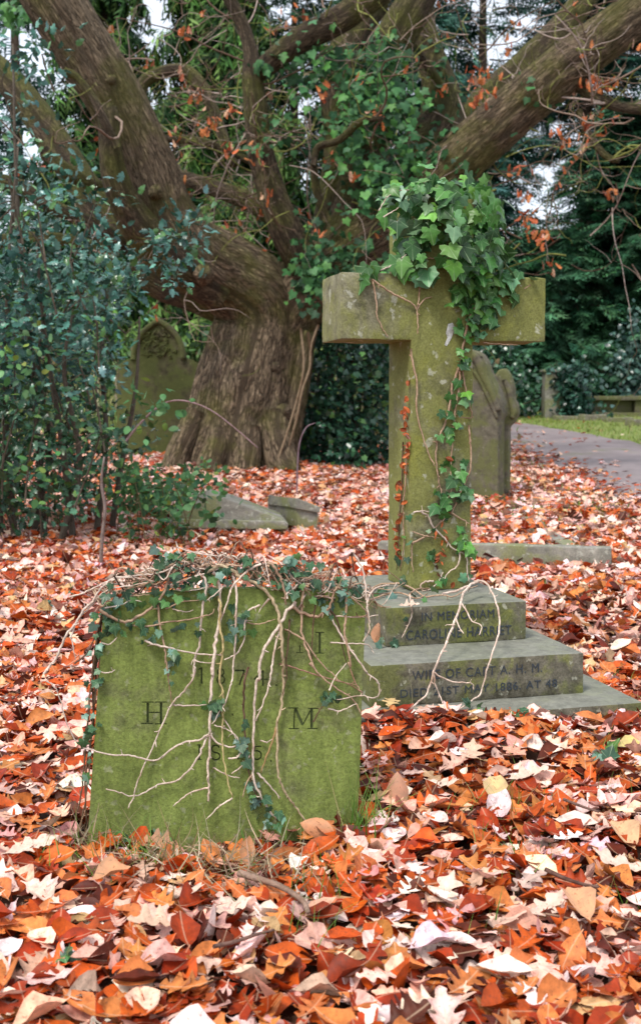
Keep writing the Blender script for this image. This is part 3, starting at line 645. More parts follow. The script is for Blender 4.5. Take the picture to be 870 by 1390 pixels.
# ================================================================== IVY ON THE CROSS
ivy = empty('climbing_ivy', tuple(W(SHC, SHV, z2)), 'green large leaved ivy climbing the stone cross and crowning its head', 'ivy')
def cf(px, py, off=0.0): return onface(px, py, off)
CV = [
 ([(5, [(20, 630), (120, 700), (200, 740), (255, 780)]), (6, [(265, 150), (262, 210)])], 1.7, TAN), ([(5, [(285, 590), (275, 680), (262, 780)])], 1.8, TAN),
 ([(5, [(20, 630), (35, 700), (45, 780)]), (6, [(45, 110), (75, 180), (105, 228)])], 1.5, TAN), ([(6, [(262, 75), (300, 25), (340, 12)])], 1.3, TAN),
 ([(6, [(228, 290), (245, 400), (260, 480), (258, 620), (285, 740), (325, 860)]), (7, [(345, 110), (355, 130)])], 1.7, TAN),
 ([(6, [(610, 0), (560, 90), (530, 160), (510, 260), (490, 380), (450, 480), (440, 570), (400, 720), (365, 790)]), (7, [(370, 0), (360, 100), (375, 200), (390, 270), (395, 320)])], 2.3, TAN),
 ([(6, [(500, 400), (520, 500), (545, 600), (550, 660), (480, 655)])], 1.6, TAN),
 ([(6, [(490, 400), (485, 500), (465, 620), (455, 750)]), (7, [(450, 0), (440, 150), (445, 260), (400, 350)])], 1.7, TAN),
 ([(6, [(540, 700), (545, 800)]), (7, [(545, 0), (548, 130), (530, 190), (490, 280), (450, 370), (380, 440)])], 1.7, TAN),
 ([(7, [(240, 380), (290, 370), (350, 380)])], 1.5, PALE), ([(7, [(280, 370), (320, 400), (350, 460), (410, 520), (450, 570), (520, 610), (530, 700), (540, 750)])], 1.8, PALE),
 ([(7, [(235, 480), (290, 500), (340, 510), (380, 515)])], 1.2, TAN), ([(7, [(235, 545), (290, 515), (340, 480), (390, 420)])], 1.8, TAN),
 ([(7, [(445, 380), (500, 415), (540, 437)])], 1.6, TAN), ([(7, [(490, 580), (480, 660), (430, 700), (395, 750)])], 1.5, PALE),
 ([(7, [(235, 545), (232, 620), (240, 700)])], 1.3, TAN), ([(7, [(350, 745), (300, 750), (280, 775), (300, 800), (360, 770), (400, 700)])], 1.7, PALE),
 ([(5, [(65, 580), (140, 545), (220, 480), (260, 450), (350, 425)])], 1.3, PALE), ([(5, [(55, 260), (100, 190), (160, 155), (220, 150)])], 1.1, PALE), ([(5, [(390, 280), (480, 270), (540, 250)])], 1.2, TAN),
 ([(5, [(80, 295), (130, 265), (170, 240)])], 1.1, PALE), ([(5, [(320, 515), (360, 520), (400, 535)])], 1.2, TAN), ([(5, [(835, 680), (870, 660)])], 1.0, TAN), ([(6, [(615, 258), (700, 265), (800, 270)])], 1.1, TAN),
]
for segs, r_, c_ in CV: vine_on(segs, r_, tuple(np.array(c_) * rng.uniform(.85, 1.15)), ivy, cf, .009, .006)
# stem with withered leaves on the left side face of the shaft
lf0 = W(SHU0, SHV, 0)
def lface(px, py, off=0.0): return atplane(px, py, W(SHU0 - off, SHV, 0), U_)
vine_on([(7, [(205, 0), (200, 200), (190, 300), (185, 400), (190, 560), (170, 690)])], 1.6, TAN, ivy, lface, .006, .004)
vine_on([(7, [(185, 0), (180, 200), (175, 300), (165, 420), (160, 560), (150, 690)])], 1.3, DARKV, ivy, lface, .006, .004)
g = Geo(); P = []; 
for z, pts in ((6, [(210, 465), (205, 560), (190, 630), (205, 630), (175, 635), (205, 660), (205, 700), (190, 720), (205, 760), (205, 800), (205, 840)]), (7, [(210, 20), (210, 80), (190, 120), (185, 130), (200, 160), (160, 220), (155, 240), (170, 235), (155, 300), (165, 290), (185, 330), (170, 400), (160, 430), (160, 450), (150, 480), (155, 510), (150, 550), (155, 580), (155, 600), (165, 620)])):
    for (x, y) in zp(z, pts):
        for _ in range(2): P.append(lface(x + rng.normal(0, 1), y + rng.normal(0, 1.5), rng.uniform(.004, .018)))
for z, pts in ((7, [(370, 600), (370, 620), (365, 640), (400, 600), (405, 580), (390, 650), (370, 670), (380, 710), (400, 540), (355, 510), (360, 490), (410, 480), (415, 520), (390, 440), (435, 90), (455, 765), (430, 385), (350, 800), (365, 640)]),):
    for (x, y) in zp(z, pts): P.append(cf(x, y, rng.uniform(.01, .025)))
P = np.array(P); n_ = len(P)
scatter(g, T_OVAL[2:], P, basis(nrm(np.array([0, 0, -.5]) + rng.normal(0, .7, (n_, 3))), nrm(Nf + rng.normal(0, .8, (n_, 3)))), rng.uniform(.022, .036, n_), pal(n_, [(.42, .10, .03), (.30, .07, .025), (.52, .16, .05), (.14, .05, .03)], [4, 3, 2, 2]))
g.build('withered_leaves', M_LEAF, ivy)
# leaves
g = Geo(); P = []; Sz = []; Out = []
hull = [(523, 275, 6), (545, 262, 9), (575, 248, 12), (605, 250, 12), (640, 262, 13), (665, 280, 10), (560, 300, 5), (590, 290, 16), (620, 290, 20), (650, 300, 18), (675, 320, 8), (565, 335, 6), (552, 300, 7), (556, 320, 5), (575, 320, 8), (585, 270, 10),
        (612, 320, 18), (640, 335, 20), (665, 345, 12), (545, 355, 4), (570, 357, 5), (620, 352, 12), (650, 370, 14), (675, 372, 7), (632, 385, 8), (660, 395, 10), (640, 405, 5), (690, 385, 3), (685, 400, 3), (710, 380, 2), (655, 420, 6), (668, 432, 4), (645, 440, 6), (622, 408, 3), (507, 362, 3), (553, 350, 3)]
for (x, y, c) in hull:
    for _ in range(int(c * 1.35 + .5)):
        xx, yy = x + rng.normal(0, 11), y + rng.normal(0, 10); bulge = .17 * math.exp(-((xx - 625) / 55) ** 2 - ((yy - 310) / 70) ** 2)
        P.append(cf(xx, yy, rng.uniform(-.10 if yy < 345 else .004, .01 + bulge))); Sz.append(.062 if y < 400 else .05); Out.append(Nf + U_ * (xx - 610) / 90.0 * .8 + ZZ * max(0, (280 - yy) / 40.0))
for z, pts in ((6, [(590, 50), (620, 60), (610, 130), (620, 150), (670, 130), (560, 150), (540, 200), (575, 215), (580, 200), (590, 240), (485, 300), (500, 340), (530, 290), (535, 355), (490, 370), (540, 235), (485, 460), (440, 540), (460, 585), (525, 560), (530, 575), (380, 630), (455, 640), (380, 755), (435, 770), (435, 715), (475, 690), (520, 520), (500, 20), (480, 40)]),
               (7, [(520, 100), (405, 140), (440, 160), (490, 155), (440, 85), (455, 200), (480, 205), (500, 235), (360, 255), (410, 275), (420, 300), (465, 275), (500, 290), (540, 280), (550, 290), (365, 345), (400, 340), (430, 340), (405, 385), (340, 585), (345, 590), (500, 480), (485, 510), (510, 500), (500, 545), (485, 560), (545, 560), (550, 580), (515, 290), (430, 315), (350, 465), (525, 725), (370, 745)])):
    for (x, y) in zp(z, pts):
        P.append(cf(x, y, rng.uniform(.01, .03))); Sz.append(.04); Out.append(Nf)
        P.append(cf(x + rng.normal(0, 4), y + rng.normal(0, 4), rng.uniform(.004, .02))); Sz.append(.03); Out.append(Nf)
P = np.array(P); ivy_scatter(g, P, np.array(Sz), np.array(Out), pal(len(P), [(.05, .15, .035), (.08, .22, .045), (.13, .31, .05), (.03, .09, .028), (.13, .27, .13)], [4, 5, 2, 3, 2], .2))
for z, pts in ((7, [(215, 395), (185, 505), (160, 620), (180, 720), (190, 740), (205, 620), (215, 540)]),):
    P2 = np.array([lface(x, y, .012) for x, y in zp(z, pts)]); ivy_scatter(g, P2, np.full(len(P2), .035), Nf, pal(len(P2), GI, [1, 1, 1, 1, 1]))
g.build('leaves', M_IVY, ivy)
# long pale stem arching off the plinth
arch = empty('arching_stem', tuple(atZ(640, 955, 3.6)), 'pale bare stem arching from the cross foot down over both steps', 'ivy stem')
def zl(pts): return [atplane(x, y, W(0, float(np.interp(y, [786, 800, 860, 900, 945, 970], [st1v + .12, st1v + .02, s2RF[1] - .0, s2RF[1] - .03, s2RF[1] - .04, s2RF[1] - .16])), 0), V_) for x, y, Z in pts]
for pts, r_ in (([(600, 806, 4.15), (625, 800, 4.08), (640, 792, 3.98), (650, 788, 3.9), (662, 794, 3.8), (672, 815, 3.72), (678, 845, 3.66), (670, 880, 3.6), (662, 905, 3.56), (652, 940, 3.5), (640, 952, 3.46), (615, 968, 3.4)], 2.0),
                ([(650, 788, 3.9), (632, 800, 3.84), (620, 835, 3.76), (603, 878, 3.68), (588, 912, 3.62), (580, 940, 3.56), (562, 958, 3.5), (548, 968, 3.46)], 2.3),
                ([(626, 819, 3.79), (634, 832, 3.76), (640, 843, 3.74), (653, 850, 3.72), (650, 862, 3.7)], 1.4), ([(618, 838, 3.75), (623, 852, 3.74), (629, 860, 3.73)], 1.2), ([(617, 848, 3.74), (606, 848, 3.73)], 1.1),
                ([(588, 912, 3.62), (600, 920, 3.6), (618, 926, 3.58), (640, 928, 3.56), (642, 936, 3.55)], 1.5), ([(588, 912, 3.62), (591, 930, 3.58), (597, 945, 3.55), (600, 955, 3.52)], 1.5)):
    vine_on(None, r_, (.72, .56, .46), arch, P3=zl(pts))
# stems creeping over the upper step
crp = empty('creeping_stems', tuple(W(s1L + .1, st1v + .1, z2)), 'thin brown ivy stems creeping along the top step at the foot of the cross', 'ivy stem')
tp = lambda x, y, o=.01: atz(x, y, z2 + o)
for pts in ([(496, 812), (512, 795), (540, 792), (560, 799), (577, 810), (600, 808), (615, 810), (634, 800), (648, 795)], [(500, 815), (530, 805), (548, 806), (566, 812), (580, 806)], [(556, 806), (566, 800), (590, 797)]):
    vine_on(None, 1.8, TAN, crp, P3=[tp(x, y, .006 + rng.uniform(0, .012)) for x, y in pts])
vine_on(None, 1.6, PALE, crp, P3=[tp(556, 806), atplane(558, 822, f1 - V_ * .012, V_), atplane(559, 835, f1 - V_ * .01, V_), atplane(553, 850, f1 - V_ * .01, V_), atplane(545, 866, f1 - V_ * .012, V_)])
g = Geo(); P = np.array([tp(x, y, .015) for x, y in [(515, 800), (520, 803), (525, 798), (560, 806), (575, 812), (508, 806), (535, 797), (590, 803), (530, 808)]]); ivy_scatter(g, P, np.full(len(P), .04), (0, -.5, .9), pal(len(P), GI, [1] * 5))
P = np.array([atplane(x, y, f1 - V_ * .012, V_) for x, y in [(549, 839), (532, 870), (520, 868), (536, 874), (512, 872)]]); ivy_scatter(g, P, np.full(len(P), .036), Nf, pal(len(P), GI, [1] * 5)); g.build('leaves', M_IVY, crp)

# ================================================================== BACKGROUND STONES
def worn(o, label, cat): return tag(o, label, cat)
# fallen pediment
def pz(x, y, Z): return atZ(x, y, Z)
Zf = 8.7
ped = empty('fallen_coping', tuple(atZ(310, 727, Zf)), 'fallen gabled grey coping stone lying in leaves in front of the oak', 'stone')
bk_ = np.array([-.05, .42, .02])
bm = prism([pz(228, 706, Zf), pz(391, 710, Zf), pz(391, 716, Zf), pz(228, 713, Zf)][::1], bk_); 
top = [(236, 702), (285, 672), (307, 677), (386, 706), (388, 712), (236, 708)]
bm.free()
bm = prism([pz(x, y, Zf) for x, y in top[::-1]], bk_); finish_bm(bm, 'gable', M_OLD, ped, .012, cuts=.12, amp=.006)
bm = prism([pz(x, y, Zf - .05) for x, y in [(232, 717), (391, 719), (391, 711), (386, 708), (236, 705), (230, 709)]], bk_); finish_bm(bm, 'moulding', M_OLD, ped, .01, cuts=.12, amp=.005)
bm = prism([pz(x, y, Zf) for x, y in [(240, 742), (385, 742), (385, 717), (240, 716)]], bk_); finish_bm(bm, 'base', M_OLD, ped, .01, cuts=.12, amp=.005)
blk = empty('fallen_block', tuple(atZ(418, 712, 8.9)), 'small tilted grey stone block half buried in leaves beside the fallen coping', 'stone')
for nm_, pp, dz in (('moulding', [(402, 690), (434, 697), (436, 688), (404, 676)], 0), ('body', [(404, 715), (430, 719), (432, 696), (402, 688)], .03)):
    bm = prism([pz(x, y, 8.9 + dz) for x, y in pp], np.array([-.25, .35, 0.0])); finish_bm(bm, nm_, M_OLD, blk, .01, cuts=.1, amp=.005)
# kerb
kb = empty('grave_kerb', tuple(atz(830, 768, 0)), 'low mossy stone grave kerb lying behind the cross', 'grave kerb')
A = atz(512, 760, .0); B = atz(829, 772, .0); d_ = nrm(B - A); q_ = np.array([-d_[1], d_[0], 0])
bm = prism([A - ZZ * .05, B - ZZ * .05, B + ZZ * .13, A + ZZ * .12], q_ * .13); finish_bm(bm, 'front_rail', M_OLD, kb, .015, cuts=.1, amp=.006)
C_ = B + q_ * .13 - d_ * .16; D_ = atz(690, 698, .04)
d2 = nrm(D_ - C_); q2 = np.array([-d2[1], d2[0], 0]); bm = prism([C_ - ZZ * .05, C_ - q2 * .12 - ZZ * .05, C_ - q2 * .12 + ZZ * .05, C_ + ZZ * .05], D_ - C_ - ZZ * .05); finish_bm(bm, 'side_rail', M_OLD, kb, .012, cuts=.12, amp=.006)
# carved headstone behind the cross
Zh = 12.0
drp = empty('carved_headstone', tuple(atZ(655, 680, Zh)), 'tall grey headstone with a draped carved shoulder standing behind the cross shaft', 'headstone')
fr = [(585, 695), (676, 695), (676, 572), (681, 560), (680, 546), (674, 530), (667, 516), (661, 502), (657, 490), (651, 481), (643, 476), (630, 473), (608, 476), (585, 478)]
bm = prism([pz(x, y, Zh) for x, y in fr], np.array([.10, .20, 0.0])); finish_bm(bm, 'body', M_DARKST, drp, .02, cuts=.12, amp=.008)
g = Geo()
for pts, r_ in (([(636, 478), (648, 490), (655, 508), (662, 524), (670, 543), (676, 558)], [5, 6, 6, 6, 5, 4]), ([(640, 500), (650, 515), (660, 535), (670, 556), (674, 568)], [3, 3, 3, 3, 2]), ([(652, 484), (658, 500), (661, 516)], [2.5, 3, 2])):
    tube(g, [atZ(x, y, Zh - .01) for x, y in pts], np.array(r_) * Zh / FPX, 10, (1, 1, 1), 4, rough=.1)
g.build('drapery', M_DARKST, drp)
drq = empty('shouldered_headstone', tuple(atZ(682, 684, Zh + .3)), 'narrow dark headstone with a scrolled shoulder just behind the draped one', 'headstone')
fr = [(640, 695), (689, 695), (690, 578), (698, 573), (703, 560), (701, 549), (696, 540), (696, 524), (692, 508), (684, 499), (676, 501), (668, 512), (640, 520)]
bm = prism([pz(x, y, Zh + .32) for x, y in fr], np.array([.06, .16, 0.0])); finish_bm(bm, 'body', M_DARKST, drq, .03, cuts=.12, amp=.01)
g = Geo(); tube(g, [atZ(x, y, Zh + .3) for x, y in [(684, 515), (690, 530), (693, 545), (697, 558), (694, 568)]], np.array([3, 4, 4, 5, 3]) * Zh / FPX, 10, (1, 1, 1), 4, rough=.1); g.build('scroll', M_DARKST, drq)
# gothic green headstone
Zg = 17.5
go = empty('gothic_headstone', tuple(atZ(215, 615, Zg)), 'green algae covered headstone with a pointed arch top, left of the oak trunk', 'headstone')
def arch_pts(cx_, ytop, ybot, hw, n=9):
    H_ = ybot - ytop; k = (H_ * H_ - hw * hw) / (2 * hw); R_ = hw + k; a1 = math.acos(k / R_); out = []
    for i in range(n + 1):
        t = a1 * i / n; out.append((cx_ + k - R_ * math.cos(t), ybot - R_ * math.sin(t)))
    return out + [(2 * cx_ - x, y) for x, y in out[-2::-1]]
ap = arch_pts(215.5, 432, 487, 38)
fr = [(158, 640), (272, 640), (272, 497), (262, 488)] + ap[::-1] + [(172, 488), (160, 497)]
bm = prism([pz(x, y, Zg) for x, y in fr], np.array([-.02, .18, 0.0])); finish_bm(bm, 'body', M_GREEN, go, .012, cuts=.2, amp=.006)
g = Geo(); tube(g, [atZ(x, y, Zg - .01) for x, y in arch_pts(215.5, 436, 488, 34)], 4.2 * Zg / FPX, 8, (1, 1, 1), 2); 
g.build('arch_moulding', M_GREEN, go)
g = Geo()
for _ in range(60):
    a_ = rng.uniform(-1, 1); yy = rng.uniform(450, 486); hw_ = 24 * (1 - ((486 - yy) / 46) ** 2) ** .5 if yy > 442 else 4
    c = atZ(215.5 + a_ * hw_, yy, Zg - .01); r0 = rng.uniform(.02, .04)
    tube(g, [c + rng.normal(0, r0, 3) * [1, .2, 1] for _ in range(4)], r0 * .4, 6, (1, 1, 1), 3)
g.build('carved_foliage', M_GREEN, go)

# ================================================================== THE OAK
oak = empty('oak_tree', tuple(atZ(305, 645, 15.0)), 'huge old leaning oak with thick spreading mossy limbs', 'tree')
def limb(pts, name='limb', mat=None, sides=28, ridges=.06, rough=.05, parent=oak, k=5):
    g = Geo(); P3 = [atZ(x, y, Z) for x, y, r_, Z in pts]; rr = [r_ * Z / FPX for x, y, r_, Z in pts]
    P = tube(g, P3, rr, sides, (1, 1, 1), k, rough=rough, ridges=ridges); g.build(name, mat or M_LIMB, parent); return P, catmull(np.array([[r] for r in rr]), k).ravel()
limb([(298, 700, 84, 15), (304, 660, 77, 15), (311, 620, 71, 15), (321, 575, 67, 15), (331, 525, 66, 15), (342, 478, 62, 15), (350, 438, 60, 15), (341, 400, 57, 14.85), (303, 371, 52, 14.55), (256, 341, 47, 14.1), (222, 290, 42, 13.8), (199, 225, 39, 13.6), (164, 148, 38, 13.4), (118, 72, 39, 13.2), (68, -10, 40, 13), (30, -90, 42, 13)], 'trunk', M_BARK, 64, .09, .035)
limb([(345, 700, 64, 15.1), (346, 650, 58, 15.1), (352, 600, 54, 15.1), (362, 545, 52, 15.1), (373, 490, 50, 15.1), (383, 440, 49, 15.1), (403, 402, 46, 15.0), (440, 368, 42, 14.9), (490, 330, 40, 14.7), (545, 285, 39, 14.5), (608, 232, 36, 14.2), (668, 175, 34, 14), (735, 118, 33, 13.8), (800, 66, 31, 13.6), (880, 8, 30, 13.4), (950, -50, 30, 13.2)], 'limb', M_BARK, 56, .08, .035)
limb([(384, 620, 10, 14.75), (398, 560, 10, 14.72), (408, 500, 9, 14.7), (420, 450, 8, 14.7)], 'limb', M_BARK, 16, .1, .05)
# root flares
for pts in ([(268, 560, 16, 14.6), (250, 600, 18, 14.5), (236, 632, 17, 14.4), (222, 655, 14, 14.3)], [(300, 570, 14, 14.5), (292, 610, 17, 14.35), (282, 640, 18, 14.25), (274, 665, 15, 14.15)], [(372, 560, 18, 14.6), (374, 600, 22, 14.5), (382, 630, 22, 14.4), (392, 655, 20, 14.3)], [(340, 580, 14, 14.4), (335, 620, 18, 14.3), (330, 655, 18, 14.2)]):
    limb(pts, 'root', M_BARK, 20, .12, .06)
for (x, y, r_, dx, dy) in ((300, 520, 11, -.05, .02), (372, 500, 9, .03, .03), (335, 575, 13, -.02, .04), (318, 462, 10, -.02, .05), (276, 372, 10, .0, -.05), (212, 262, 9, -.03, .03), (150, 110, 9, .05, .03), (383, 560, 10, .04, .02)):
    c_ = atZ(x, y, 14.62 if x > 280 else 14.0 - (280 - x) * .005); limb([(x, y, r_ * 1.5, 14.75 if x > 280 else 14.0 - (280 - x) * .004), (x + dx * 20, y - dy * 20, r_ * 1.1, 14.55 if x > 280 else 13.6 - (280 - x) * .004), (x + dx * 40, y - dy * 40, r_ * .45, 14.45 if x > 280 else 13.45 - (280 - x) * .004)], 'knot', M_BARK, 14, .12, .1)
LIMBS = {}
def L(key, pts, **k): LIMBS[key] = limb(pts, **k)
L('big', [(303, 371, 36, 14.57), (256, 341, 42, 14.12), (222, 290, 38, 13.82), (199, 225, 35, 13.62), (164, 148, 34, 13.42)], sides=30, mat=M_BARK)
L('under', [(300, 400, 20, 14.3), (250, 368, 28, 13.95), (200, 320, 27, 13.5), (172, 280, 22, 13.2), (156, 240, 18, 13.0), (150, 195, 15, 12.9), (148, 155, 14, 12.9), (150, 143, 10, 12.9)], sides=24)
L('broken', [(160, 200, 5, 12.7), (140, 160, 6, 12.6), (125, 130, 5, 12.6), (105, 105, 5, 12.6), (88, 98, 7, 12.6)], sides=10)
L('low', [(335, 455, 20, 15.2), (312, 425, 24, 15.2), (272, 404, 22, 15.2), (225, 385, 24, 15.3), (180, 350, 26, 15.4), (140, 300, 24, 15.5), (112, 250, 22, 15.7), (70, 185, 22, 16), (30, 130, 20, 16.2), (-20, 80, 18, 16.5)], sides=24)
L('up', [(412, 355, 26, 14.6), (385, 305, 22, 14.4), (365, 250, 19, 14.3), (352, 190, 17, 14.2), (346, 140, 16, 14.1), (342, 100, 14, 14.1), (340, 70, 10, 14.1), (328, 30, 9, 14.1), (305, -15, 9, 14)], sides=20)
L('cross', [(345, 105, 12, 14.1), (370, 82, 15, 14), (410, 52, 17, 13.9), (455, 30, 18, 13.8), (500, 0, 19, 13.7), (545, -40, 20, 13.6)], sides=20)
L('stemA', [(430, 400, 34, 15.3), (452, 330, 34, 15.3), (465, 260, 34, 15.3), (468, 190, 27, 15.3), (462, 120, 26, 15.3), (480, 50, 24, 15.4), (520, -30, 22, 15.5)], sides=24)
L('stemB', [(475, 330, 36, 15.1), (488, 250, 30, 15), (500, 170, 28, 15), (518, 90, 28, 14.9), (548, 30, 26, 14.8), (590, -40, 22, 14.8)], sides=24)
L('stemC', [(470, 370, 40, 15.5), (520, 290, 38, 15.6), (565, 220, 34, 15.7), (598, 160, 30, 15.8), (592, 100, 22, 15.9), (575, 40, 17, 16), (572, -30, 15, 16)], sides=24)
L('right', [(440, 368, 38, 14.92), (490, 330, 36, 14.72), (545, 285, 35, 14.52), (608, 232, 32, 14.22), (668, 175, 30, 14.02), (735, 118, 29, 13.82), (800, 66, 28, 13.62), (880, 8, 27, 13.42)], sides=24, mat=M_BARK)
L('back', [(560, 260, 22, 16), (620, 185, 18, 16.2), (665, 130, 20, 16.4), (715, 85, 20, 16.6), (765, 35, 18, 16.8), (810, -25, 16, 17)], sides=20)
L('arch', [(215, 240, 8, 17), (195, 190, 9, 17), (190, 130, 9, 17), (205, 105, 9, 17), (245, 95, 9, 16.9), (270, 112, 9, 16.8), (290, 150, 8, 16.7), (305, 190, 7, 16.6), (318, 225, 6, 16.5)], sides=12)
L('log', [(225, 232, 8, 15.8), (260, 245, 10, 15.6), (300, 258, 12, 15.4), (340, 275, 13, 15.2), (380, 300, 14, 15)], sides=14)
L('hor', [(225, 188, 5, 16), (270, 192, 6, 16), (310, 204, 5, 16), (350, 225, 5, 16)], sides=10)
L('twiga', [(425, 225, 4, 14), (432, 200, 5, 14), (460, 190, 5, 13.8), (490, 165, 5, 13.6), (520, 160, 3, 13.5)], sides=8)
L('twigb', [(445, 300, 6, 14.3), (430, 260, 6, 14.2), (426, 225, 5, 14.1)], sides=8)
L('rt1', [(770, 105, 9, 13.8), (805, 130, 8, 13.6), (840, 145, 7, 13.4), (890, 150, 7, 13.2)], sides=10)
L('rt2', [(785, 150, 5, 13.5), (800, 185, 5, 13.4), (822, 212, 5, 13.3), (840, 218, 4, 13.2)], sides=8, ridges=0)
L('l3', [(-30, 240, 12, 15), (30, 255, 11, 15), (80, 285, 10, 15), (130, 305, 9, 15), (170, 330, 9, 15)], sides=10)
L('l4', [(60, 205, 8, 14.5), (95, 235, 10, 14.5), (125, 250, 8, 14.6), (150, 255, 6, 14.7)], sides=10)
L('l5', [(-20, 330, 10, 14.6), (50, 325, 10, 14.5), (110, 330, 9, 14.5), (160, 355, 9, 14.5)], sides=10)
L('small', [(600, 120, 7, 15.5), (580, 90, 6, 15.4), (560, 60, 5, 15.3), (545, 40, 4, 15.2)], sides=8)
# twigs: random walks from limbs
tw = Geo(); tw2 = Geo(); tips = []
def twig(p, d, L_, r_, depth=0, g_=None):
    n = 6; P = [np.array(p)]; d = nrm(np.array(d, float))
    for i in range(n): d = nrm(d + rng.normal(0, .3, 3) + [0, 0, .02]); P.append(P[-1] + d * L_ / n)
    col = [(.30, .22, .17), (.44, .35, .30), (.24, .26, .07), (.14, .09, .06)][int(rng.integers(0, 4))]
    tube(g_, P, np.linspace(r_, r_ * .35, n + 1), 5, col, 2); tips.extend(P[2:])
    if depth:
        for i in range(2, n + 1):
            if rng.random() < .6: twig(P[i], d + rng.normal(0, .8, 3), L_ * rng.uniform(.35, .6), r_ * .55, depth - 1, g_)
for key, n_ in (('up', 16), ('cross', 7), ('stemA', 8), ('stemB', 8), ('stemC', 10), ('right', 18), ('back', 7), ('arch', 9), ('log', 7), ('hor', 6), ('rt1', 10), ('rt2', 7), ('twiga', 5), ('big', 7), ('l3', 5), ('l5', 4), ('under', 2), ('low', 5)):
    P, rr = LIMBS[key]
    for _ in range(int(n_ * .6)):
        i = int(rng.integers(len(P) // 4, len(P))); 
        if P[i][2] < 2.2: continue
        d = rng.normal(0, 1, 3) * [1.1, .7, .8]; twig(P[i] , d, rng.uniform(.7, 1.9), rng.uniform(.009, .018), 2, tw)
for _ in range(46):
    twig(atZ(rng.uniform(195, 560), rng.uniform(30, 330), rng.uniform(14.5, 17.5)), rng.normal(0, 1, 3) * [1.5, .5, .7], rng.uniform(1.0, 2.4), rng.uniform(.006, .013), 1, tw)
for _ in range(24):
    twig(atZ(rng.uniform(560, 880), rng.uniform(0, 370), rng.uniform(13.8, 16.5)), rng.normal(0, 1, 3) * [1.5, .5, .7], rng.uniform(1.0, 2.2), rng.uniform(.006, .012), 1, tw)
# the thin branches before the bank, left of centre, and at the right hand edge
for (x, y, Z, n_) in ((250, 45, 14.5, 7), (200, 60, 14.2, 4), (330, 170, 14, 4), (390, 225, 14.2, 6), (400, 300, 14, 7), (310, 235, 14.8, 5), (250, 215, 15.2, 4), (690, 250, 14, 8), (700, 330, 14.5, 5), (760, 330, 14.5, 4), (650, 60, 15, 6), (820, 90, 13.5, 5), (850, 170, 13.3, 5), (470, 280, 13.9, 5), (750, 180, 13.8, 6), (540, 60, 14, 4), (640, 300, 14.2, 4)):
    for _ in range(int(n_ * .7)): twig(atZ(x + rng.normal(0, 15), y + rng.normal(0, 12), Z + rng.normal(0, .3)), rng.normal(0, 1, 3) * [1.4, .6, .6], rng.uniform(.8, 1.9), rng.uniform(.006, .013), 2, tw)
tg = tw.build('twigs', M_STEM, oak); tag(tg, kind='stuff')
# last brown leaves hanging on the twigs
tips = np.array(tips); g = Geo()
PXv = (tips - CAMP) @ RT / ((tips - CAMP) @ FW) * FPX + CX; PYv = CY - (tips - CAMP) @ UP / ((tips - CAMP) @ FW) * FPX
idx = rng.choice(len(tips), 95, replace=False); cl = []
for i in idx:
    for _ in range(int(rng.integers(2, 7))): cl.append(tips[i] + rng.normal(0, .06, 3))
for (x, y, n_) in ((640, 110, 14), (655, 125, 12), (815, 115, 16), (800, 110, 14), (825, 112, 8), (715, 295, 12), (725, 315, 8), (712, 265, 6), (735, 322, 6), (258, 45, 5), (310, 155, 9), (345, 215, 5), (313, 205, 8), (290, 170, 8), (240, 185, 5), (275, 180, 6), (480, 240, 6), (435, 315, 5), (700, 232, 5), (710, 228, 5), (645, 95, 5), (665, 100, 5), (640, 140, 5)):
    for _ in range(n_): cl.append(atZ(x + rng.normal(0, 7), y + rng.normal(0, 5), 13.4 + rng.normal(0, .15)))
cl = np.array(cl); n_ = len(cl)
scatter(g, T_LO, cl, basis(nrm(np.array([0, 0, -.8]) + rng.normal(0, .5, (n_, 3))), rdirs(n_)), rng.uniform(.08, .13, n_), pal(n_, [(.42, .10, .03), (.5, .16, .05), (.5, .28, .18), (.3, .07, .03)], [4, 3, 2, 2]))
g.build('withered_leaves', M_LEAF, oak)
# ivy on the oak
oi = empty('ivy_on_oak', tuple(atZ(440, 430, 14.8)), 'dark green ivy spreading over the forks and upright limbs of the oak', 'ivy')
g = Geo()
def ivy_limb(key, a, b, n, size=.10, lift=1.06, side=None):
    P, rr = LIMBS[key]; m = len(P); i = (rng.uniform(a, b, n) * (m - 1)).astype(int)
    th = rng.uniform(0, 2 * np.pi, n) if side is None else rng.normal(side, .8, n)
    T = nrm(np.gradient(P, axis=0))[i]; A_ = nrm(np.cross(T, [0, 1.0, 0.05])); B_ = np.cross(T, A_)
    o = A_ * np.cos(th)[:, None] + B_ * np.sin(th)[:, None]; pos = P[i] + o * (rr[np.minimum(i, len(rr) - 1)] * lift + rng.uniform(0, .12, n))[:, None] + rng.normal(0, .04, (n, 3))
    keep = o[:, 1] < .35; ivy_scatter(g, pos[keep], np.full(keep.sum(), size), o[keep], pal(int(keep.sum()), [(.035, .10, .035), (.05, .15, .05), (.07, .2, .05), (.025, .07, .03)], [3, 3, 1, 3]))
ivy_limb('stemA', .3, .8, 260); ivy_limb('stemB', .3, .75, 420); ivy_limb('right', .25, .52, 330, side=-1.5); ivy_limb('right', .25, .5, 260); ivy_limb('stemC', .35, .8, 160); ivy_limb('cross', .1, .6, 70); ivy_limb('right', .4, .75, 50)
n_ = 260; x_ = rng.normal(450, 38, n_); y_ = rng.normal(362, 34, n_); P = np.array([atZ(x, y, Z) for x, y, Z in zip(x_, y_, rng.uniform(13.9, 14.5, n_))]); k_ = (x_ > 392) & (y_ < 455); ivy_scatter(g, P[k_], np.full(k_.sum(), .10), (0, -1, .2), pal(int(k_.sum()), [(.03, .09, .035), (.05, .14, .05), (.02, .06, .025)], [3, 3, 3]))
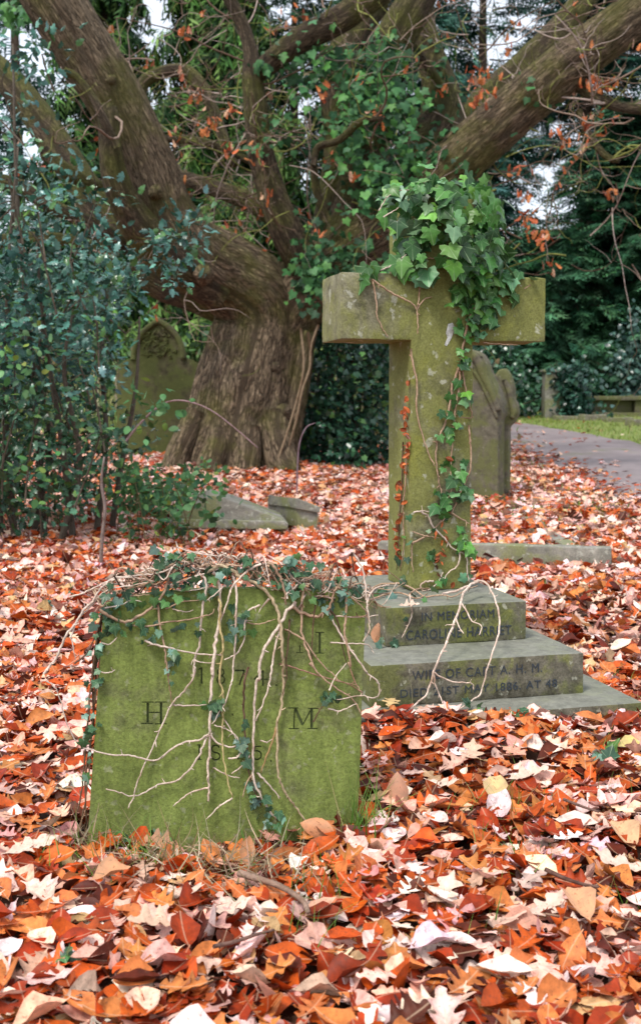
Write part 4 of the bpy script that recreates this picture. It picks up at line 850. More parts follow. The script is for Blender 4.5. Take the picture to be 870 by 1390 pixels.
for (x, y, n2, s) in ((500, 130, 190, 20), (540, 140, 150, 17), (520, 85, 90, 16), (455, 85, 60, 14), (480, 180, 100, 16), (560, 222, 130, 20), (510, 240, 110, 20), (430, 370, 90, 20), (500, 400, 90, 24), (345, 200, 12, 9), (300, 75, 0, 9), (415, 120, 35, 16), (505, 235, 110, 26), (20, 20, 60, 16), (395, 70, 20, 10), (365, 180, 20, 14)):
    if n2: P = np.array([atZ(x + rng.normal(0, s), y + rng.normal(0, s), 14.1 + rng.normal(0, .2)) for _ in range(n2)]); ivy_scatter(g, P, np.full(n2, .11), (0, -1, .3), pal(n2, [(.05, .15, .05), (.08, .22, .05), (.03, .09, .035)], [3, 2, 2]))
g.build('leaves', M_DULL, oi)
g = Geo()
for pts in ([(432, 440, 14.1), (422, 470, 14.1), (420, 500, 14.1), (410, 530, 14.1), (402, 570, 14.15), (390, 610, 14.2), (382, 640, 14.2)], [(418, 450, 14.1), (422, 480, 14.1)], [(408, 445, 14.15), (412, 500, 14.1), (398, 560, 14.15), (372, 640, 14.1)]):
    tube(g, [atZ(*p) + [0, .12, 0] for p in pts], [.016] * len(pts), 7, (.26, .19, .12), 4, rough=.1)
g.build('stem', M_STEM, oi)

# ================================================================== SHRUBS AND TREES
def leafmass(g, centres, n_per, spread, tm, size, table, wts, outc=None, upb=.4, jit=.15, droop=0.0):
    centres = np.asarray(centres); m = len(centres) * n_per; c = np.repeat(centres, n_per, 0); pos = c + rng.normal(0, 1, (m, 3)) * spread
    out = nrm(pos - (c if outc is None else outc) + 1e-6); d = nrm(out + rng.normal(0, .6, (m, 3)) + [0, 0, -droop]); nn = nrm(rng.normal(0, .5, (m, 3)) + [0, -.35, upb])
    tint = np.repeat(rng.uniform(.7, 1.25, (len(centres), 1)), n_per, 0)
    scatter(g, tm, pos, basis(d, nn), size * rng.uniform(.7, 1.25, m), np.clip(pal(m, table, wts, jit) * tint, 0, 1))
# holly on the left
hol = empty('holly_bush', tuple(atz(80, 700, 0)), 'large dark glossy holly bush filling the left side', 'bush')
hx = [(-60, 40), (40, 60), (60, 120), (105, 200), (145, 250), (165, 300), (180, 340), (185, 380), (180, 440), (180, 500), (185, 560), (175, 610), (135, 660), (105, 700)]
def hol_r(y): return np.interp(y, [p[1] for p in hx], [p[0] for p in hx])
cs = []; g = Geo(); gs = Geo()
while len(cs) < 700:
    x = rng.uniform(-90, 235); y = rng.uniform(20, 705); dens = .08 if y < 120 else .17 if y < 230 else .36 if y < 340 else .9
    if y < 330 and x > 60: dens *= .55
    if x > hol_r(y) + rng.normal(0, 12) or rng.random() > dens: continue
    if 145 < x and 400 < y < 575 and rng.random() < .93: continue
    cs.append(atZ(x, y, rng.uniform(7.6, 10.2)))
cs = np.array(cs); cs[:, 2] = np.maximum(cs[:, 2], .08)
for x, y, n2, s in ((262, 305, 3, 8), (245, 325, 3, 9), (270, 320, 2, 7), (225, 345, 4, 10), (235, 375, 3, 8), (180, 370, 5, 14), (150, 400, 6, 14), (60, 70, 4, 12)):
    cs = np.vstack([cs, [atZ(x + rng.normal(0, s), y + rng.normal(0, s * .6), 8.0) for _ in range(n2)]])
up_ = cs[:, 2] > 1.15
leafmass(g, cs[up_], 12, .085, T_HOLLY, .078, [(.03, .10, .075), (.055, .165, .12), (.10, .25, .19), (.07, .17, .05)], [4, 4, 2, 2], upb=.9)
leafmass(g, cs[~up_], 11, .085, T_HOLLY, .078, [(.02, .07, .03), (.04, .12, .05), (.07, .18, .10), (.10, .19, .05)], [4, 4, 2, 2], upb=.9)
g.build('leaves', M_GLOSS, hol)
hpx = (cs - CAMP) @ RT / ((cs - CAMP) @ FW) * FPX + CX
for c in cs[rng.choice(np.where(hpx < 150)[0], 130, replace=False)]:
    e = c + rng.normal(0, .12, 3); tube(gs, [c + np.array([rng.normal(0, .2), rng.normal(0, .1), -rng.uniform(.2, .6)]), c, e], [.008, .006, .003], 5, (.09, .07, .05), 2)
for (x, yb, xt, yt, Z) in ((20, 690, 25, 200, 8.5), (60, 700, 18, 60, 8.7), (100, 690, 50, 330, 8.3), (130, 680, 150, 380, 8.8), (80, 690, 100, 420, 8.2), (0, 690, -30, 250, 8.4), (45, 695, 70, 380, 8.9), (150, 670, 190, 430, 9)):
    a = atZ(x, yb, Z); b = atZ(xt, yt, Z); a[2] = -.02; gm = Geo(); tube(gm, [a, a * .65 + b * .35 + rng.normal(0, .05, 3), a * .3 + b * .7 + rng.normal(0, .06, 3), b], [.028, .022, .016, .008], 7, (.10, .08, .06), 4); gm.build('stem', M_STEM, hol)
gs.build('side_stems', M_STEM, hol)
# bramble in front of the holly
br = empty('bramble', tuple(atz(215, 715, 0)), 'low green bramble with rounded leaves between the holly and the fallen coping', 'bramble')
g = Geo(); gs = Geo(); cs = []
for k in range(34):
    x = rng.uniform(150, 262); yb = rng.uniform(690, 745); a = atz(x, yb, 0.02); top_ = a + np.array([rng.normal(0, .12), rng.normal(0, .15), rng.uniform(.12, .5)])
    P = tube(gs, [a, a * .5 + top_ * .5 + [0, 0, .06], top_, top_ + np.array([rng.normal(0, .15), 0, -.05])], [.004, .004, .003, .002], 5, (.16, .13, .06), 3); cs += list(P[3:])
for (x, y, s, n2) in ((30, 475, 22, 14), (215, 560, 22, 14), (300, 690, 14, 5), (60, 640, 20, 6)):
    cs += [atZ(x + rng.normal(0, s), y + rng.normal(0, s), 7.4 if x < 250 else 8.3) for _ in range(n2)]
leafmass(g, cs, 4, .05, T_ROUND, .062, [(.06, .16, .05), (.10, .22, .08), (.04, .11, .05), (.18, .26, .05)], [4, 3, 3, 1], upb=.8)
tube(gs, [atZ(170, 600, 8), atZ(195, 570, 8), atZ(222, 548, 8), atZ(250, 544, 8), atZ(285, 556, 8), atZ(320, 582, 8), atZ(350, 608, 8)], [.008, .008, .007, .007, .006, .006, .005], 6, (.30, .20, .20), 4)
g.build('leaves', M_SOFT, br); gs.build('stems', M_STEM, br)
# bare sapling
g = Geo(); tube(g, [atz(137, 775, 0), atZ(139, 730, 6.9), atZ(143, 690, 6.9), atZ(138, 655, 6.9), atZ(142, 620, 6.9)], [.013, .012, .011, .009, .006], 7, (.22, .17, .15), 4, rough=.08)
tag(g.build('bare_sapling', M_STEM), 'thin bare upright grey stem in leaves at the edge of the holly', 'sapling')
g = Geo(); tube(g, [atZ(403, 668, 10.5), atZ(404, 630, 10.5), atZ(407, 600, 10.5), atZ(416, 580, 10.5), atZ(428, 574, 10.5)], [.009, .008, .007, .006, .004], 6, (.25, .17, .2), 4)
tag(g.build('bramble_shoot', M_STEM), 'single hooked purple bramble shoot right of the oak trunk', 'bramble')
# ivy covered bush right of the trunk
ib = empty('ivy_bush', tuple(atZ(465, 662, 15.6)), 'dark rounded mass of ivy between the oak trunk and the cross', 'bush')
g = Geo(); cs = []
while len(cs) < 620:
    x = rng.uniform(385, 640); y = rng.uniform(395, 668)
    if x > 535 and y < 420 + (x - 535) * .5: continue
    cs.append(atZ(x, y, 15.3 + rng.uniform(-.35, .9) + .6 * ((x - 470) / 80) ** 2))
leafmass(g, cs, 12, .12, T_IVY, .085, [(.02, .07, .04), (.03, .10, .055), (.05, .14, .07), (.07, .17, .04)], [4, 3, 2, 1], upb=.6, droop=.4)
g.build('leaves', M_GLOSS, ib)
gs = Geo()
for _ in range(26):
    x = rng.uniform(400, 530); a = atZ(x, 668, 16); b = atZ(x + rng.normal(0, 25), rng.uniform(440, 560), 16); tube(gs, [a, (a + b) / 2 + rng.normal(0, .1, 3), b], [.05, .04, .02], 6, (.07, .05, .035), 3)
gs.build('stems', M_STEM, ib)

def conifer(name, base, H, Rb, label, ntier=26, per=9, tm=None, sz=.6, table=None, wts=None, z_lo=.08, droop=.35, trunk_r=.35, group=None, shape=1.0, dens=1.0, drop=0.0):
    r0 = empty(name, tuple(base), label, 'tree', group); base = np.array(base); g = Geo(); gs = Geo()
    tube(gs, [base + [0, 0, -.3], base + [0, 0, H * .4], base + [0, 0, H * .97]], [trunk_r, trunk_r * .7, .04], 10, (.10, .07, .05), 6, rough=.05)
    gb = Geo(); pos = []; dirs = []; nors = []; szs = []
    for i in range(ntier):
        h = H * (z_lo + (1 - z_lo) * (i + rng.uniform(-.3, .3)) / ntier); rr = Rb * max(.06, (1 - h / H)) ** shape
        for a in rng.uniform(0, 2 * np.pi, per):
            if rng.random() > dens: continue
            L_ = rr * rng.uniform(.6, 1.15); d = np.array([math.cos(a), math.sin(a), 0]); n = max(4, int(L_ / (sz * .38)))
            t = np.linspace(.12, 1, n); P = base + [0, 0, h] + d * (t * L_)[:, None] + np.array([0, 0, 1.0]) * (.12 * L_ * t - droop * L_ * t * t)[:, None] + rng.normal(0, .05, (n, 3))
            tube(gb, P, np.linspace(.05, .012, n) * (.5 + trunk_r), 4, (.09, .065, .045), 1)
            s = np.cross(d, [0, 0, 1.0])
            for q in (-1, 0, 1, 2):
                wq = s * q * rng.uniform(.4, .9, (n, 1)) if q < 2 else rng.normal(0, .5, (n, 3))
                dd = nrm(d + wq + [0, 0, -.15 - drop]); pos.append(P + dd * sz * .15); dirs.append(dd); nors.append(nrm(np.array([0, 0, 1.0]) + rng.normal(0, .35, (n, 3)))); szs.append(np.full(n, sz) * rng.uniform(.65, 1.25, n) * (1.1 - .35 * t))
    pos = np.vstack(pos); n = len(pos); dirs = np.vstack(dirs); nors = np.vstack(nors); szs = np.concatenate(szs)
    scatter(g, tm or T_SPRAY, pos, basis(dirs, nors), szs, pal(n, table, wts, .2))
    g.build('needles', M_NEEDLE, r0); gs.build('trunk', M_STEM, r0); gb.build('branches', M_STEM, r0); print(name, n); return r0
DKG = [(.013, .05, .025), (.035, .105, .05), (.07, .18, .09)]; BLG = [(.02, .07, .05), (.05, .14, .105), (.10, .22, .17)]; BRG = [(.06, .14, .03), (.10, .20, .045), (.015, .04, .014), (.16, .26, .07)]
def gp(px, Z): p = atZ(px, 560, Z); p[2] = float(gh(p[0], p[1])) - .05; return p
conifer('cypress_tree', gp(300, 27), 13, 3.6, 'bright green feathery conifer on the bank behind the oak', 30, 11, T_SHAG, .75, BRG, [3, 3, 4, 1], .12, .5, .3, drop=.5)
conifer('cypress_tree', gp(150, 31), 14, 3.4, 'dull green conifer behind the big left limb of the oak', 26, 8, T_SHAG, .8, BRG, [3, 1, 5, .3], .2, .5, .3, drop=.4, dens=.7)
conifer('yew_tree', gp(870, 38), 10.5, 5.6, 'dark drooping yew beyond the path at the right edge', 26, 15, T_SPRAY, .85, DKG, [3, 4, 2], .27, .30, .4, shape=.5)
conifer('cedar_tree', gp(745, 37), 6.1, 4.0, 'dark low cedar between the cross arm and the right edge', 22, 13, T_SPRAY, .9, DKG, [2, 4, 5], .24, .35, .4, shape=.5, dens=.9)
conifer('cedar_tree', gp(640, 40), 12, 4.2, 'blue green open cedar behind the head of the cross', 26, 9, T_SPRAY, .95, BLG, [4, 4, 2], .12, .35, .35, shape=.6, dens=.8)
conifer('cedar_tree', gp(520, 46), 21, 6.0, 'tall thin crowned blue green cedar behind the upright oak limbs', 40, 9, T_SPRAY, 1.05, BLG, [4, 4, 2], .1, .3, .4, shape=.5, dens=.48)
conifer('cedar_tree', gp(790, 52), 23, 6.5, 'tallest blue green cedar rising above the right hand oak limb', 40, 10, T_SPRAY, 1.1, BLG, [4, 4, 1], .47, .3, .4, shape=.5, dens=.38)
conifer('cedar_tree', gp(650, 50), 25, 5.5, 'tall open cedar showing between the two right hand oak limbs', 42, 8, T_SPRAY, 1.1, BLG, [4, 4, 1], .37, .3, .4, shape=.45, dens=.36)
conifer('fir_tree', gp(30, 36), 15, 4.5, 'sparse grey green fir showing sky behind the holly', 30, 6, T_SPRAY, .9, BLG, [4, 3, 1], .05, .3, .3, shape=.6, dens=.3)
conifer('fir_tree', gp(400, 42), 17, 4.5, 'mid green fir behind the upright bough of the oak', 32, 8, T_SPRAY, .95, DKG, [2, 4, 3], .05, .3, .3, shape=.6, dens=.5)
# laurel at the right edge, dark understorey
for (px, Z, w_, h_, lb, n2, tb) in ((885, 33.5, 1.7, 3.2, 'pale leaved laurel bush at the right edge beyond the path', 240, [(.05, .11, .09), (.08, .15, .12), (.03, .07, .06)]), (700, 37, 2.8, 1.9, 'low dark bush under the cedar behind the carved headstone', 330, DKG), (800, 40, 3.4, 2.4, 'dark spreading bush behind the ivy clad gatepost', 330, DKG), (560, 30, 2.6, 2.6, 'dark bush glimpsed behind the cross shaft', 300, DKG), (640, 31, 2.0, 2.6, 'dark bush filling the gap right of the cross shaft', 260, DKG)):
    b = gp(px, Z); r0 = empty('laurel_bush' if px == 885 else 'evergreen_bush', tuple(b), lb, 'bush'); g = Geo()
    q = rdirs(n2) * rng.uniform(.45, 1, (n2, 1)); q[:, 2] = np.abs(q[:, 2]); cs = b + q * [w_, w_ * .7, h_]
    leafmass(g, cs, 16, .2, T_ROUND, .17, tb, [3, 3, 2], upb=.5, droop=.3); g.build('leaves', M_GLOSS, r0)
    gs = Geo()
    for _ in range(14): e = cs[int(rng.integers(0, n2))]; tube(gs, [b, b * .4 + e * .6 + [0, 0, .1], e], [.06, .04, .015], 6, (.06, .045, .03), 3)
    gs.build('stems', M_STEM, r0)
# gatepost with ivy
Zp = 30.0; pb = gp(757, Zp); gpst = empty('stone_gatepost', tuple(pb), 'pale square stone post beyond the path with ivy on its right side', 'post')
bm = prism([pb + [-.36, 0, -.2], pb + [.36, 0, -.2], pb + [.36, 0, 1.3], pb + [-.36, 0, 1.3]], (0, .5, 0)); finish_bm(bm, 'shaft', M_OLD, gpst, .02, cuts=.3, amp=.01)
bm = prism([pb + [-.41, -.04, 1.302], pb + [.41, -.04, 1.302], pb + [.41, -.04, 1.37], pb + [-.41, -.04, 1.37]], (0, .58, 0)); finish_bm(bm, 'cap', M_OLD, gpst, .02, cuts=.3, amp=.01)
iv = empty('post_ivy', tuple(pb + [.3, -.1, 0]), 'bushy dark ivy hanging on the stone post beyond the path', 'ivy'); g = Geo()
cs = pb + np.column_stack([rng.normal(.45, .28, 90), rng.normal(-.15, .15, 90), rng.uniform(.05, 1.45, 90)]); leafmass(g, cs, 14, .11, T_IVY, .14, [(.03, .09, .06), (.05, .13, .09), (.02, .06, .04)], [3, 3, 3], upb=.5, droop=.4); g.build('leaves', M_GLOSS, iv)
# table tomb beyond the path
tb_ = gp(828, 31); tt = empty('table_tomb', tuple(tb_), 'low dark table tomb in shade beyond the path on the right', 'tomb')
for nm_, x0, x1, za, zb, y0, y1 in (('top_slab', -1.0, 1.1, .50, .62, -.05, .95), ('plinth', -1.1, 1.2, -.1, .16, -.12, 1.0), ('end_support', -.85, -.6, .162, .498, .05, .85), ('end_support', .7, .95, .162, .498, .05, .85), ('side_panel', -.58, .68, .162, .498, .25, .4)):
    bm = prism([tb_ + [x0, y0, za], tb_ + [x1, y0, za], tb_ + [x1, y0, zb], tb_ + [x0, y0, zb]], (0, y1 - y0, 0)); finish_bm(bm, nm_, M_DARKST, tt, .02, cuts=.4, amp=.01)
# low rubble edging beyond the path
for i, (px, Z, wd, hh) in enumerate(((775, 29, .9, .16), (806, 28.6, .75, .2), (842, 28, .8, .17), (862, 26.2, .4, .2))):
    b = gp(px, Z); bm = prism([b + [-wd / 2, 0, -.1], b + [wd / 2, 0, -.1], b + [wd / 2 - .05, 0, hh], b + [-wd / 2 + .05, 0, hh]], (0, .35, 0))
    tag(finish_bm(bm, 'edging_stone', M_FAR, None, .03, cuts=.25, amp=.03, nscale=2), ['long low grey edging stone right of the stone post', 'middle grey edging stone before the table tomb', 'grey edging stone at the right before the table tomb', 'small dark boulder nearest the path at the right edge'][i], 'stone', 'edging stones beyond the path')
# undergrowth on the bank
g = Geo(); n_ = 9000; x_ = rng.uniform(-17, 3.5, n_); y_ = rng.uniform(20, 40, n_); P = np.column_stack([x_, y_, gh(x_, y_)]); th = rng.uniform(0, 6.28, n_)
fr_ = np.stack([np.column_stack([np.cos(th), np.sin(th), 0 * th]), np.column_stack([-np.sin(th), np.cos(th), 0 * th]), np.tile([0, 0, 1.0], (n_, 1))], -1)
sc_ = rng.uniform(.4, 1.5, n_); scatter(g, T_GRASS, P, fr_, np.column_stack([sc_ * 1.1, sc_, sc_]), pal(n_, [(.12, .16, .04), (.30, .26, .15), (.20, .22, .08), (.38, .32, .22)], [4, 3, 3, 2], .2))
cs = np.column_stack([x_[:1500], y_[:1500], gh(x_[:1500], y_[:1500]) + rng.uniform(.1, 1.3, 1500)]); leafmass(g, cs, 9, .22, T_ROUND, .15, [(.06, .13, .04), (.12, .2, .06), (.18, .14, .07), (.04, .09, .04)], [4, 2, 2, 3], upb=.5)
tag(g.build('undergrowth', M_SOFT), 'pale rough grass and brambles on the bank behind the oak', 'undergrowth', kind='stuff')
# far woodland closing the view
g = Geo(); n2 = 900; x_ = rng.uniform(-34, 34, n2); y_ = rng.uniform(60, 68, n2); zz = np.abs(rng.normal(0, 1, n2)) * 3.2 + 1.0; cs = np.column_stack([x_, y_, gh(x_, y_) + zz])
leafmass(g, cs, 12, .9, T_SPRAY, 1.3, DKG, [3, 3, 2], upb=.4)
tag(g.build('distant_woodland', M_NEEDLE), 'distant dark belt of trees closing the view', 'woodland', kind='stuff')

# ================================================================== LEAF LITTER
LT = [(.86, .61, .55), (.68, .36, .27), (.52, .165, .045), (.46, .075, .010), (.28, .032, .007), (.085, .016, .008), (.54, .32, .15), (.76, .46, .37)]
hsA = hs(118, 1165); hsB = hs(484, 1140)
def HSY(x): return hsA[1] + (x - hsA[0]) * (hsB[1] - hsA[1]) / (hsB[0] - hsA[0])
def blocked(x, y):
    u = x * U_[0] + y * U_[1]; v = x * V_[0] + y * V_[1]
    m = (u > s1L - .24) & (u < slabRF[0] - .02) & (v > slabRF[1] + .03) & (v < bk + .34)
    px_ = path_x(y); m |= (x > px_ + .12) & (x < px_ + 2.6)
    s_ = (x - hsA[0]) * (hsB[0] - hsA[0]) + (y - hsA[1]) * (hsB[1] - hsA[1]); L2 = (hsB[0] - hsA[0]) ** 2 + (hsB[1] - hsA[1]) ** 2
    n2_ = (x - hsA[0]) * hn[0] + (y - hsA[1]) * hn[1]
    m |= (s_ > -.02 * L2) & (s_ < 1.02 * L2) & (n2_ < .015) & (n2_ > -.11)
    return m
def litter(g, y0, y1, per_m2, tm, smin, smax, tilt, wts, pile=.03, sparse=None, lift=.006, front=0):
    wid = .34; area = wid * (y1 ** 2 - y0 ** 2) ; n = int(area * per_m2)
    y = np.sqrt(rng.uniform(y0 ** 2, y1 ** 2, n)); x = rng.uniform(-1, 1, n) * wid * y
    k = ~blocked(x, y)
    if sparse is not None: k &= rng.random(n) < sparse(x, y)
    if front: k &= ~((y < HSY(x) + .02) & (y > HSY(x) - front) & (x > hsA[0] - .06) & (x < hsB[0] + .02) & (rng.random(n) < .8))
    x, y = x[k], y[k]; n = len(x); lay = rng.random(n)
    pos = np.column_stack([x, y, gh(x, y) + lift + pile * lay]); d = rng.normal(0, 1, (n, 3)); d[:, 2] *= tilt
    nn = nrm(np.column_stack([rng.normal(0, tilt, n), rng.normal(0, tilt, n) - .12, np.sign(rng.random(n) - .12)]))
    scatter(g, tm, pos, basis(nrm(d), nn), rng.uniform(smin, smax, n)[:, None] * np.column_stack([rng.uniform(.85, 1.15, n), np.ones(n), np.ones(n)]), pal(n, LT, wts, .16)); return n
g = Geo(); tot = 0
W1 = [1.6, 2.8, 4.4, 6, 5, 4.5, .8, 2.2]
verge = lambda x, y: np.where(x > path_x(y), np.where(x < path_x(y) + 4.5, .42, .1), np.where(x > path_x(y) - 1.8, .55, 1.0)) * np.where(y > 16, .6, 1) 
tot += litter(g, 1.55, 4.4, 1000, T_OAK + T_OVAL, .06, .10, .34, W1, .03)
tot += litter(g, 1.55, 4.4, 420, T_OAK[:4] + T_OAK[6:] + T_OVAL[:3] + T_OVAL[5:], .065, .105, .24, [3.6, 3.4, 4.2, 5.6, 3.6, 1.8, .6, 3.6], .018, lift=.03, front=.16)
tot += litter(g, 4.2, 8.5, 800, T_LO + T_OVAL[:4], .075, .12, .38, [4, 5, 4.4, 5, 3.4, 2.2, 1.2, 4.4], .04, sparse=verge)
tot += litter(g, 8.5, 20, 330, T_LO, .10, .15, .35, [5.5, 6, 4, 4, 2, 1, 1.2, 5.5], .04, sparse=verge)
# leaves blown on to the path and beyond
n_ = 1000; y_ = rng.uniform(9, 32, n_); x_ = path_x(y_) + np.abs(rng.normal(0, .3, n_)) * np.where(rng.random(n_) < .3, 6, 1); P = np.column_stack([x_, y_, gh(x_, y_) + .05]); scatter(g, T_LO, P, basis(rng.normal(0, 1, (n_, 3)) * [1, 1, .15], nrm(rng.normal(0, .2, (n_, 3)) + [0, 0, 1])), rng.uniform(.08, .13, n_), pal(n_, LT, W1))
ll = g.build('leaf_litter', M_LEAF); tag(ll, 'deep carpet of fallen orange and pink brown oak leaves over the ground', 'leaf litter', kind='stuff'); print('litter', tot)

# single leaves that stand out
PK, OR, RD, YL = (.86, .64, .56), (.62, .20, .05), (.40, .06, .02), (.66, .46, .16)
FL = [  # px, py, size, colour, shape, tip direction (deg), lift, tilt toward viewer, label
 (715, 1081, .118, PK, 'o', 20, .055, .15, 'large pale pink oak leaf lying flat before the right half of the plinth'),
 (672, 1100, .115, YL, 'v', 70, .055, .1, 'ochre yellow leaf touching the big pale oak leaf, on its left side'),
 (845, 1163, .12, (.7, .36, .16), 'v', 100, .05, .1, 'peach coloured oval leaf near the right edge'),
 (843, 1203, .12, PK, 'o', 160, .055, .1, 'whitish oak leaf under the peach leaf at the right edge'),
 (785, 1265, .11, (.68, .26, .10), 'v', 100, .055, .2, 'broad orange oval leaf at the bottom right'),
 (740, 1262, .10, PK, 'o', 40, .05, .1, 'pale lobed leaf left of the broad orange oval leaf'),
 (247, 1240, .105, PK, 'o', -20, .05, .1, 'whitish pink oak leaf in the bottom left quarter, largest pale one there'),
 (312, 1262, .085, PK, 'o', 10, .05, .2, 'small cream oak leaf right of the whitish pink one at the bottom'),
 (195, 1207, .075, (.66, .36, .28), 'o', 100, .05, .3, 'dusty pink small oak leaf below the headstone, left of centre'),
 (62, 1252, .085, PK, 'o', 150, .05, .1, 'white edged oak leaf at the bottom left corner'),
 (42, 1178, .12, PK, 'o', 30, .05, .15, 'pale curled oak leaf at the left edge below the headstone'),
 (150, 1222, .085, OR, 'v', 25, .055, .2, 'orange oval leaf with clean edges, left of the dusty pink leaf'),
 (337, 1178, .065, OR, 'v', 85, .06, 1.0, 'upright orange leaf standing just below the headstone'),
 (275, 1130, .075, (.55, .13, .03), 'v', 15, .06, .9, 'bright rust leaf propped against the headstone foot, middle of three'),
 (168, 1143, .07, (.50, .14, .05), 'v', 10, .05, .8, 'rust leaf propped against the left foot of the headstone'),
 (222, 1158, .085, (.52, .17, .07), 'o', 170, .05, .7, 'brown orange oak leaf leaning near the left foot of the headstone'),
 (433, 1137, .085, (.60, .18, .05), 'v', 170, .05, .7, 'orange leaf lying at the right foot of the headstone'),
 (215, 1288, .11, (.78, .5, .38), 'o', 190, .05, .1, 'salmon oak leaf at the bottom edge below the whitish pink one'),
 (530, 995, .08, YL, 'o', 75, .05, .45, 'yellow oak leaf in the heap before the plinth'),
 (540, 1105, .10, (.45, .13, .07), 'v', 90, .06, .6, 'upright red brown leaf in the heap right of the headstone'),
 (640, 1060, .11, (.74, .46, .34), 'o', 80, .055, .4, 'tall dusty pink leaf leaning in the heap left of the big pale leaf'),
 (600, 1090, .095, PK, 'o', -30, .055, .2, 'pale oak leaf in the heap right of the headstone grass tuft'),
 (700, 990, .085, PK, 'o', 30, .05, .2, 'pale oak leaf just in front of the base slab centre'),
 (855, 1040, .09, (.66, .60, .12), 'v', 20, .05, .3, 'yellow green leaf at the right edge'),
 (797, 950, .05, PK, 'o', 60, .05, .4, 'small pink leaf against the front of the base slab, right part'),
 (600, 1240, .11, PK, 'o', 60, .05, .1, 'cream oak leaf at the bottom, right of centre'),
]
for px, py, sz_, col_, sh, ang, lift, tl, lb in FL:
    p = atz(px, py, 0); p[2] = float(gh(p[0], p[1])) + lift; a = R(ang); tm = (T_OAK[[0, 1, 6, 7][int(rng.integers(0, 4))]] if sh == 'o' else T_OVAL[[0, 1, 5][int(rng.integers(0, 3))]])
    d = np.array([math.cos(a), math.sin(a) * (1 if tl < .6 else .3), .12 if tl < .6 else .8 * math.sin(a) + .1]); nn = np.array([0, -tl, 1.0 if tl < .6 else .35])
    V = (tm[0] * sz_) @ basis(d[None], nn[None])[0].T; g = Geo(); g.add(V, tm[1], np.clip(np.array(col_)[None] * tm[2][:, None] * .95, 0, 1)); o = g.build('fallen_leaf', M_LEAF); o.location = tuple(p); tag(o, lb, 'leaf', 'single leaves that stand out of the leaf carpet')
# leaf on the upper step
for (px, py, z_, col_, lb) in ((554, 818, z2, PK, 'pale pink oak leaf lying on the front edge of the top step'),):
    tm = T_OAK[1]; p = atz(px, py + 4, z_ + .012); V = (tm[0] * .07) @ basis(np.array([[1, .2, 0]]), np.array([[0, -.3, 1.0]]))[0].T; g = Geo(); g.add(V, tm[1], np.array(col_)[None] * tm[2][:, None] * .9); o = g.build('fallen_leaf', M_LEAF); o.location = tuple(p); tag(o, lb, 'leaf')
tm = T_OVAL[1]; p = atz(512, 862, z1 + .03); V = (tm[0] * .075) @ basis(np.array([[.1, 0, 1.0]]), np.array([[0, -1, .3]]))[0].T; g = Geo(); g.add(V, tm[1], (.5, .15, .05)); o = g.build('fallen_leaf', M_LEAF); o.location = tuple(p); tag(o, 'curled orange leaf caught beside the left end of the top step', 'leaf')

# fallen sticks in the front
for pts, r_, lb in (([(325, 1185), (350, 1193), (380, 1203), (410, 1222), (418, 1238)], .008, 'thick grey brown stick lying below the headstone'), ([(290, 1285), (320, 1278), (350, 1268), (372, 1262)], .004, 'thin twig at the bottom, left of centre'), ([(740, 1180), (765, 1192), (790, 1200), (812, 1204)], .005, 'dark stick under the peach leaf at the right'), ([(765, 1085), (790, 1095), (812, 1102)], .004, 'dark twig right of the big pale oak leaf')):
    g = Geo(); P3 = [atz(x, y, .055 + rng.uniform(0, .01)) for x, y in pts]; tube(g, P3, np.linspace(r_, r_ * .6, len(pts)), 7, (.30, .20, .15) if r_ > .006 else (.16, .09, .07), 4, rough=.1); tag(g.build('fallen_stick', M_STEM), lb, 'stick')

# ================================================================== GRASS AND SMALL PLANTS
def tuft(g, p, n, h0, h1, spread, table=((.10, .22, .03), (.18, .30, .06), (.30, .32, .12)), wts=(3, 3, 1), lean=.3):
    P = np.array(p)[None] + rng.normal(0, 1, (n, 3)) * [spread, spread, 0]; th = rng.uniform(0, 6.28, n)
    fr_ = np.stack([np.column_stack([np.cos(th), np.sin(th), 0 * th]), np.column_stack([-np.sin(th), np.cos(th), 0 * th]), np.tile([0, 0, 1.0], (n, 1))], -1)
    zd = nrm(np.array([0, 0, 1.0]) + rng.normal(0, lean, (n, 3)) * [1, 1, .25]); xd = nrm(np.cross(rdirs(n), zd)); fr_ = np.stack([xd, np.cross(zd, xd), zd], -1)
    sc_ = rng.uniform(h0, h1, n); scatter(g, T_GRASS, P, fr_, np.column_stack([np.full(n, .11), sc_, sc_]), pal(n, table, wts, .15))
g = Geo()
for (px, py, n, h0, h1, sp) in ((500, 1130, 34, .08, .22, .03), (488, 1120, 14, .1, .2, .015), (150, 1175, 46, .05, .13, .06), (190, 1172, 36, .05, .12, .05), (595, 965, 22, .06, .14, .04), (575, 968, 16, .06, .16, .04), (700, 1110, 26, .05, .1, .06), (610, 1110, 12, .05, .1, .05), (430, 1225, 26, .05, .12, .04), (300, 1190, 24, .05, .1, .05), (420, 1290, 18, .05, .12, .04), (750, 1020, 24, .05, .1, .05), (780, 1030, 18, .04, .08, .05), (820, 1010, 20, .04, .08, .06), (850, 1080, 12, .04, .08, .04), (640, 1020, 14, .05, .1, .04), (690, 1160, 20, .05, .1, .04), (640, 1270, 12, .05, .1, .04), (860, 1230, 8, .04, .08, .04), (350, 1140, 18, .04, .08, .05), (460, 1190, 14, .04, .1, .04), (735, 880, 10, .03, .07, .05), (850, 920, 14, .04, .08, .06)):
    tuft(g, atz(px, py, .01), n, h0, h1, sp)
for (px, py, n, sp) in ((330, 1175, 50, .07), (300, 1195, 40, .06), (370, 1190, 34, .06), (112, 1140, 30, .03), (250, 1165, 20, .05), (180, 1180, 24, .05), (560, 975, 14, .04), (215, 1172, 16, .05)):
    q = atz(px, py, .035); tuft(g, q, n, .05, .12, sp, ((.45, .36, .24), (.28, .20, .12), (.55, .48, .34)), (3, 3, 1), lean=1.1)
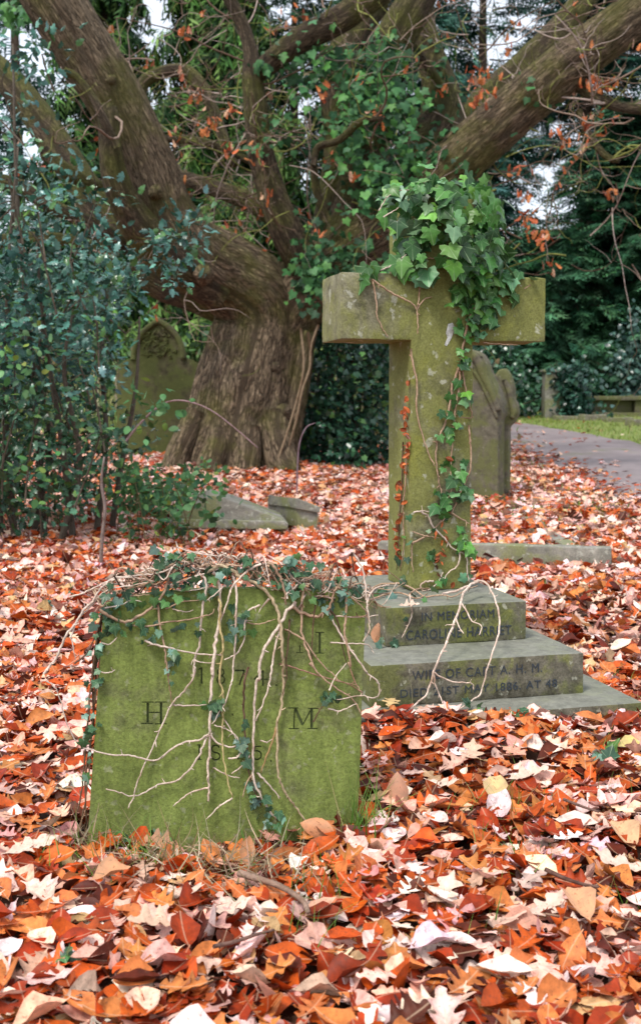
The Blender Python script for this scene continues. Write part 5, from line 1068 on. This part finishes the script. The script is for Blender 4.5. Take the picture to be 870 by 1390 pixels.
for _ in range(90):
    y = rng.uniform(2, 9); x = rng.uniform(-.3, .3) * y
    if not blocked(np.array([x]), np.array([y]))[0]: tuft(g, (x, y, float(gh(x, y))), int(rng.integers(4, 12)), .04, .1, .04)
n_ = 26000; y_ = rng.uniform(9, 33, n_); off_ = rng.uniform(-1.9, 9, n_); x_ = path_x(y_) + off_; k = (off_ < -.05) | (off_ > 2.65); k &= ~((off_ < 0) & (rng.random(n_) < .55)); x_, y_ = x_[k], y_[k]; n_ = len(x_); P = np.column_stack([x_, y_, gh(x_, y_)]); th = rng.uniform(0, 6.28, n_)
fr_ = np.stack([np.column_stack([np.cos(th), np.sin(th), 0 * th]), np.column_stack([-np.sin(th), np.cos(th), 0 * th]), np.tile([0, 0, 1.0], (n_, 1))], -1); sc_ = rng.uniform(.05, .11, n_)
scatter(g, T_GRASS, P, fr_, np.column_stack([sc_ * 6, sc_, sc_]), pal(n_, [(.15, .23, .03), (.22, .29, .06), (.36, .34, .14)], [3, 3, 2], .2))
tag(g.build('grass', M_GRASS), 'grass tufts among the leaves and short turf beside the path', 'grass', kind='stuff')
# little ivy plants on the ground
for pts, sz_, lb in (([(648, 958), (655, 965), (640, 960), (660, 972)], .03, 'small ivy sprig on the base slab left of centre'), ([(705, 965), (712, 970), (700, 972)], .03, 'small ivy sprig at the front edge of the base slab'), ([(822, 1022), (830, 1018), (826, 1030), (815, 1028)], .045, 'blue green ivy leaves among fallen leaves at the right'), ([(85, 1293), (95, 1296)], .035, 'two green ground leaves at the bottom left'), ([(60, 820), (100, 800), (95, 810), (105, 815)], .05, 'green seedling in the leaves left of the headstone top'), ([(168, 720), (185, 730), (150, 735)], .06, 'green seedlings in the leaves in front of the holly')):
    g = Geo()
    P = np.repeat(np.array([atz(x, y, z0 + .01 if 955 < y < 975 else .05) for x, y in pts]), 2, 0) + rng.normal(0, .006, (2 * len(pts), 3)); ivy_scatter(g, P, np.full(len(P), sz_), (0, -.6, 1), pal(len(P), GI, [1] * 5), down=.1)
    tag(g.build('ground_ivy', M_IVY), lb, 'ground ivy')
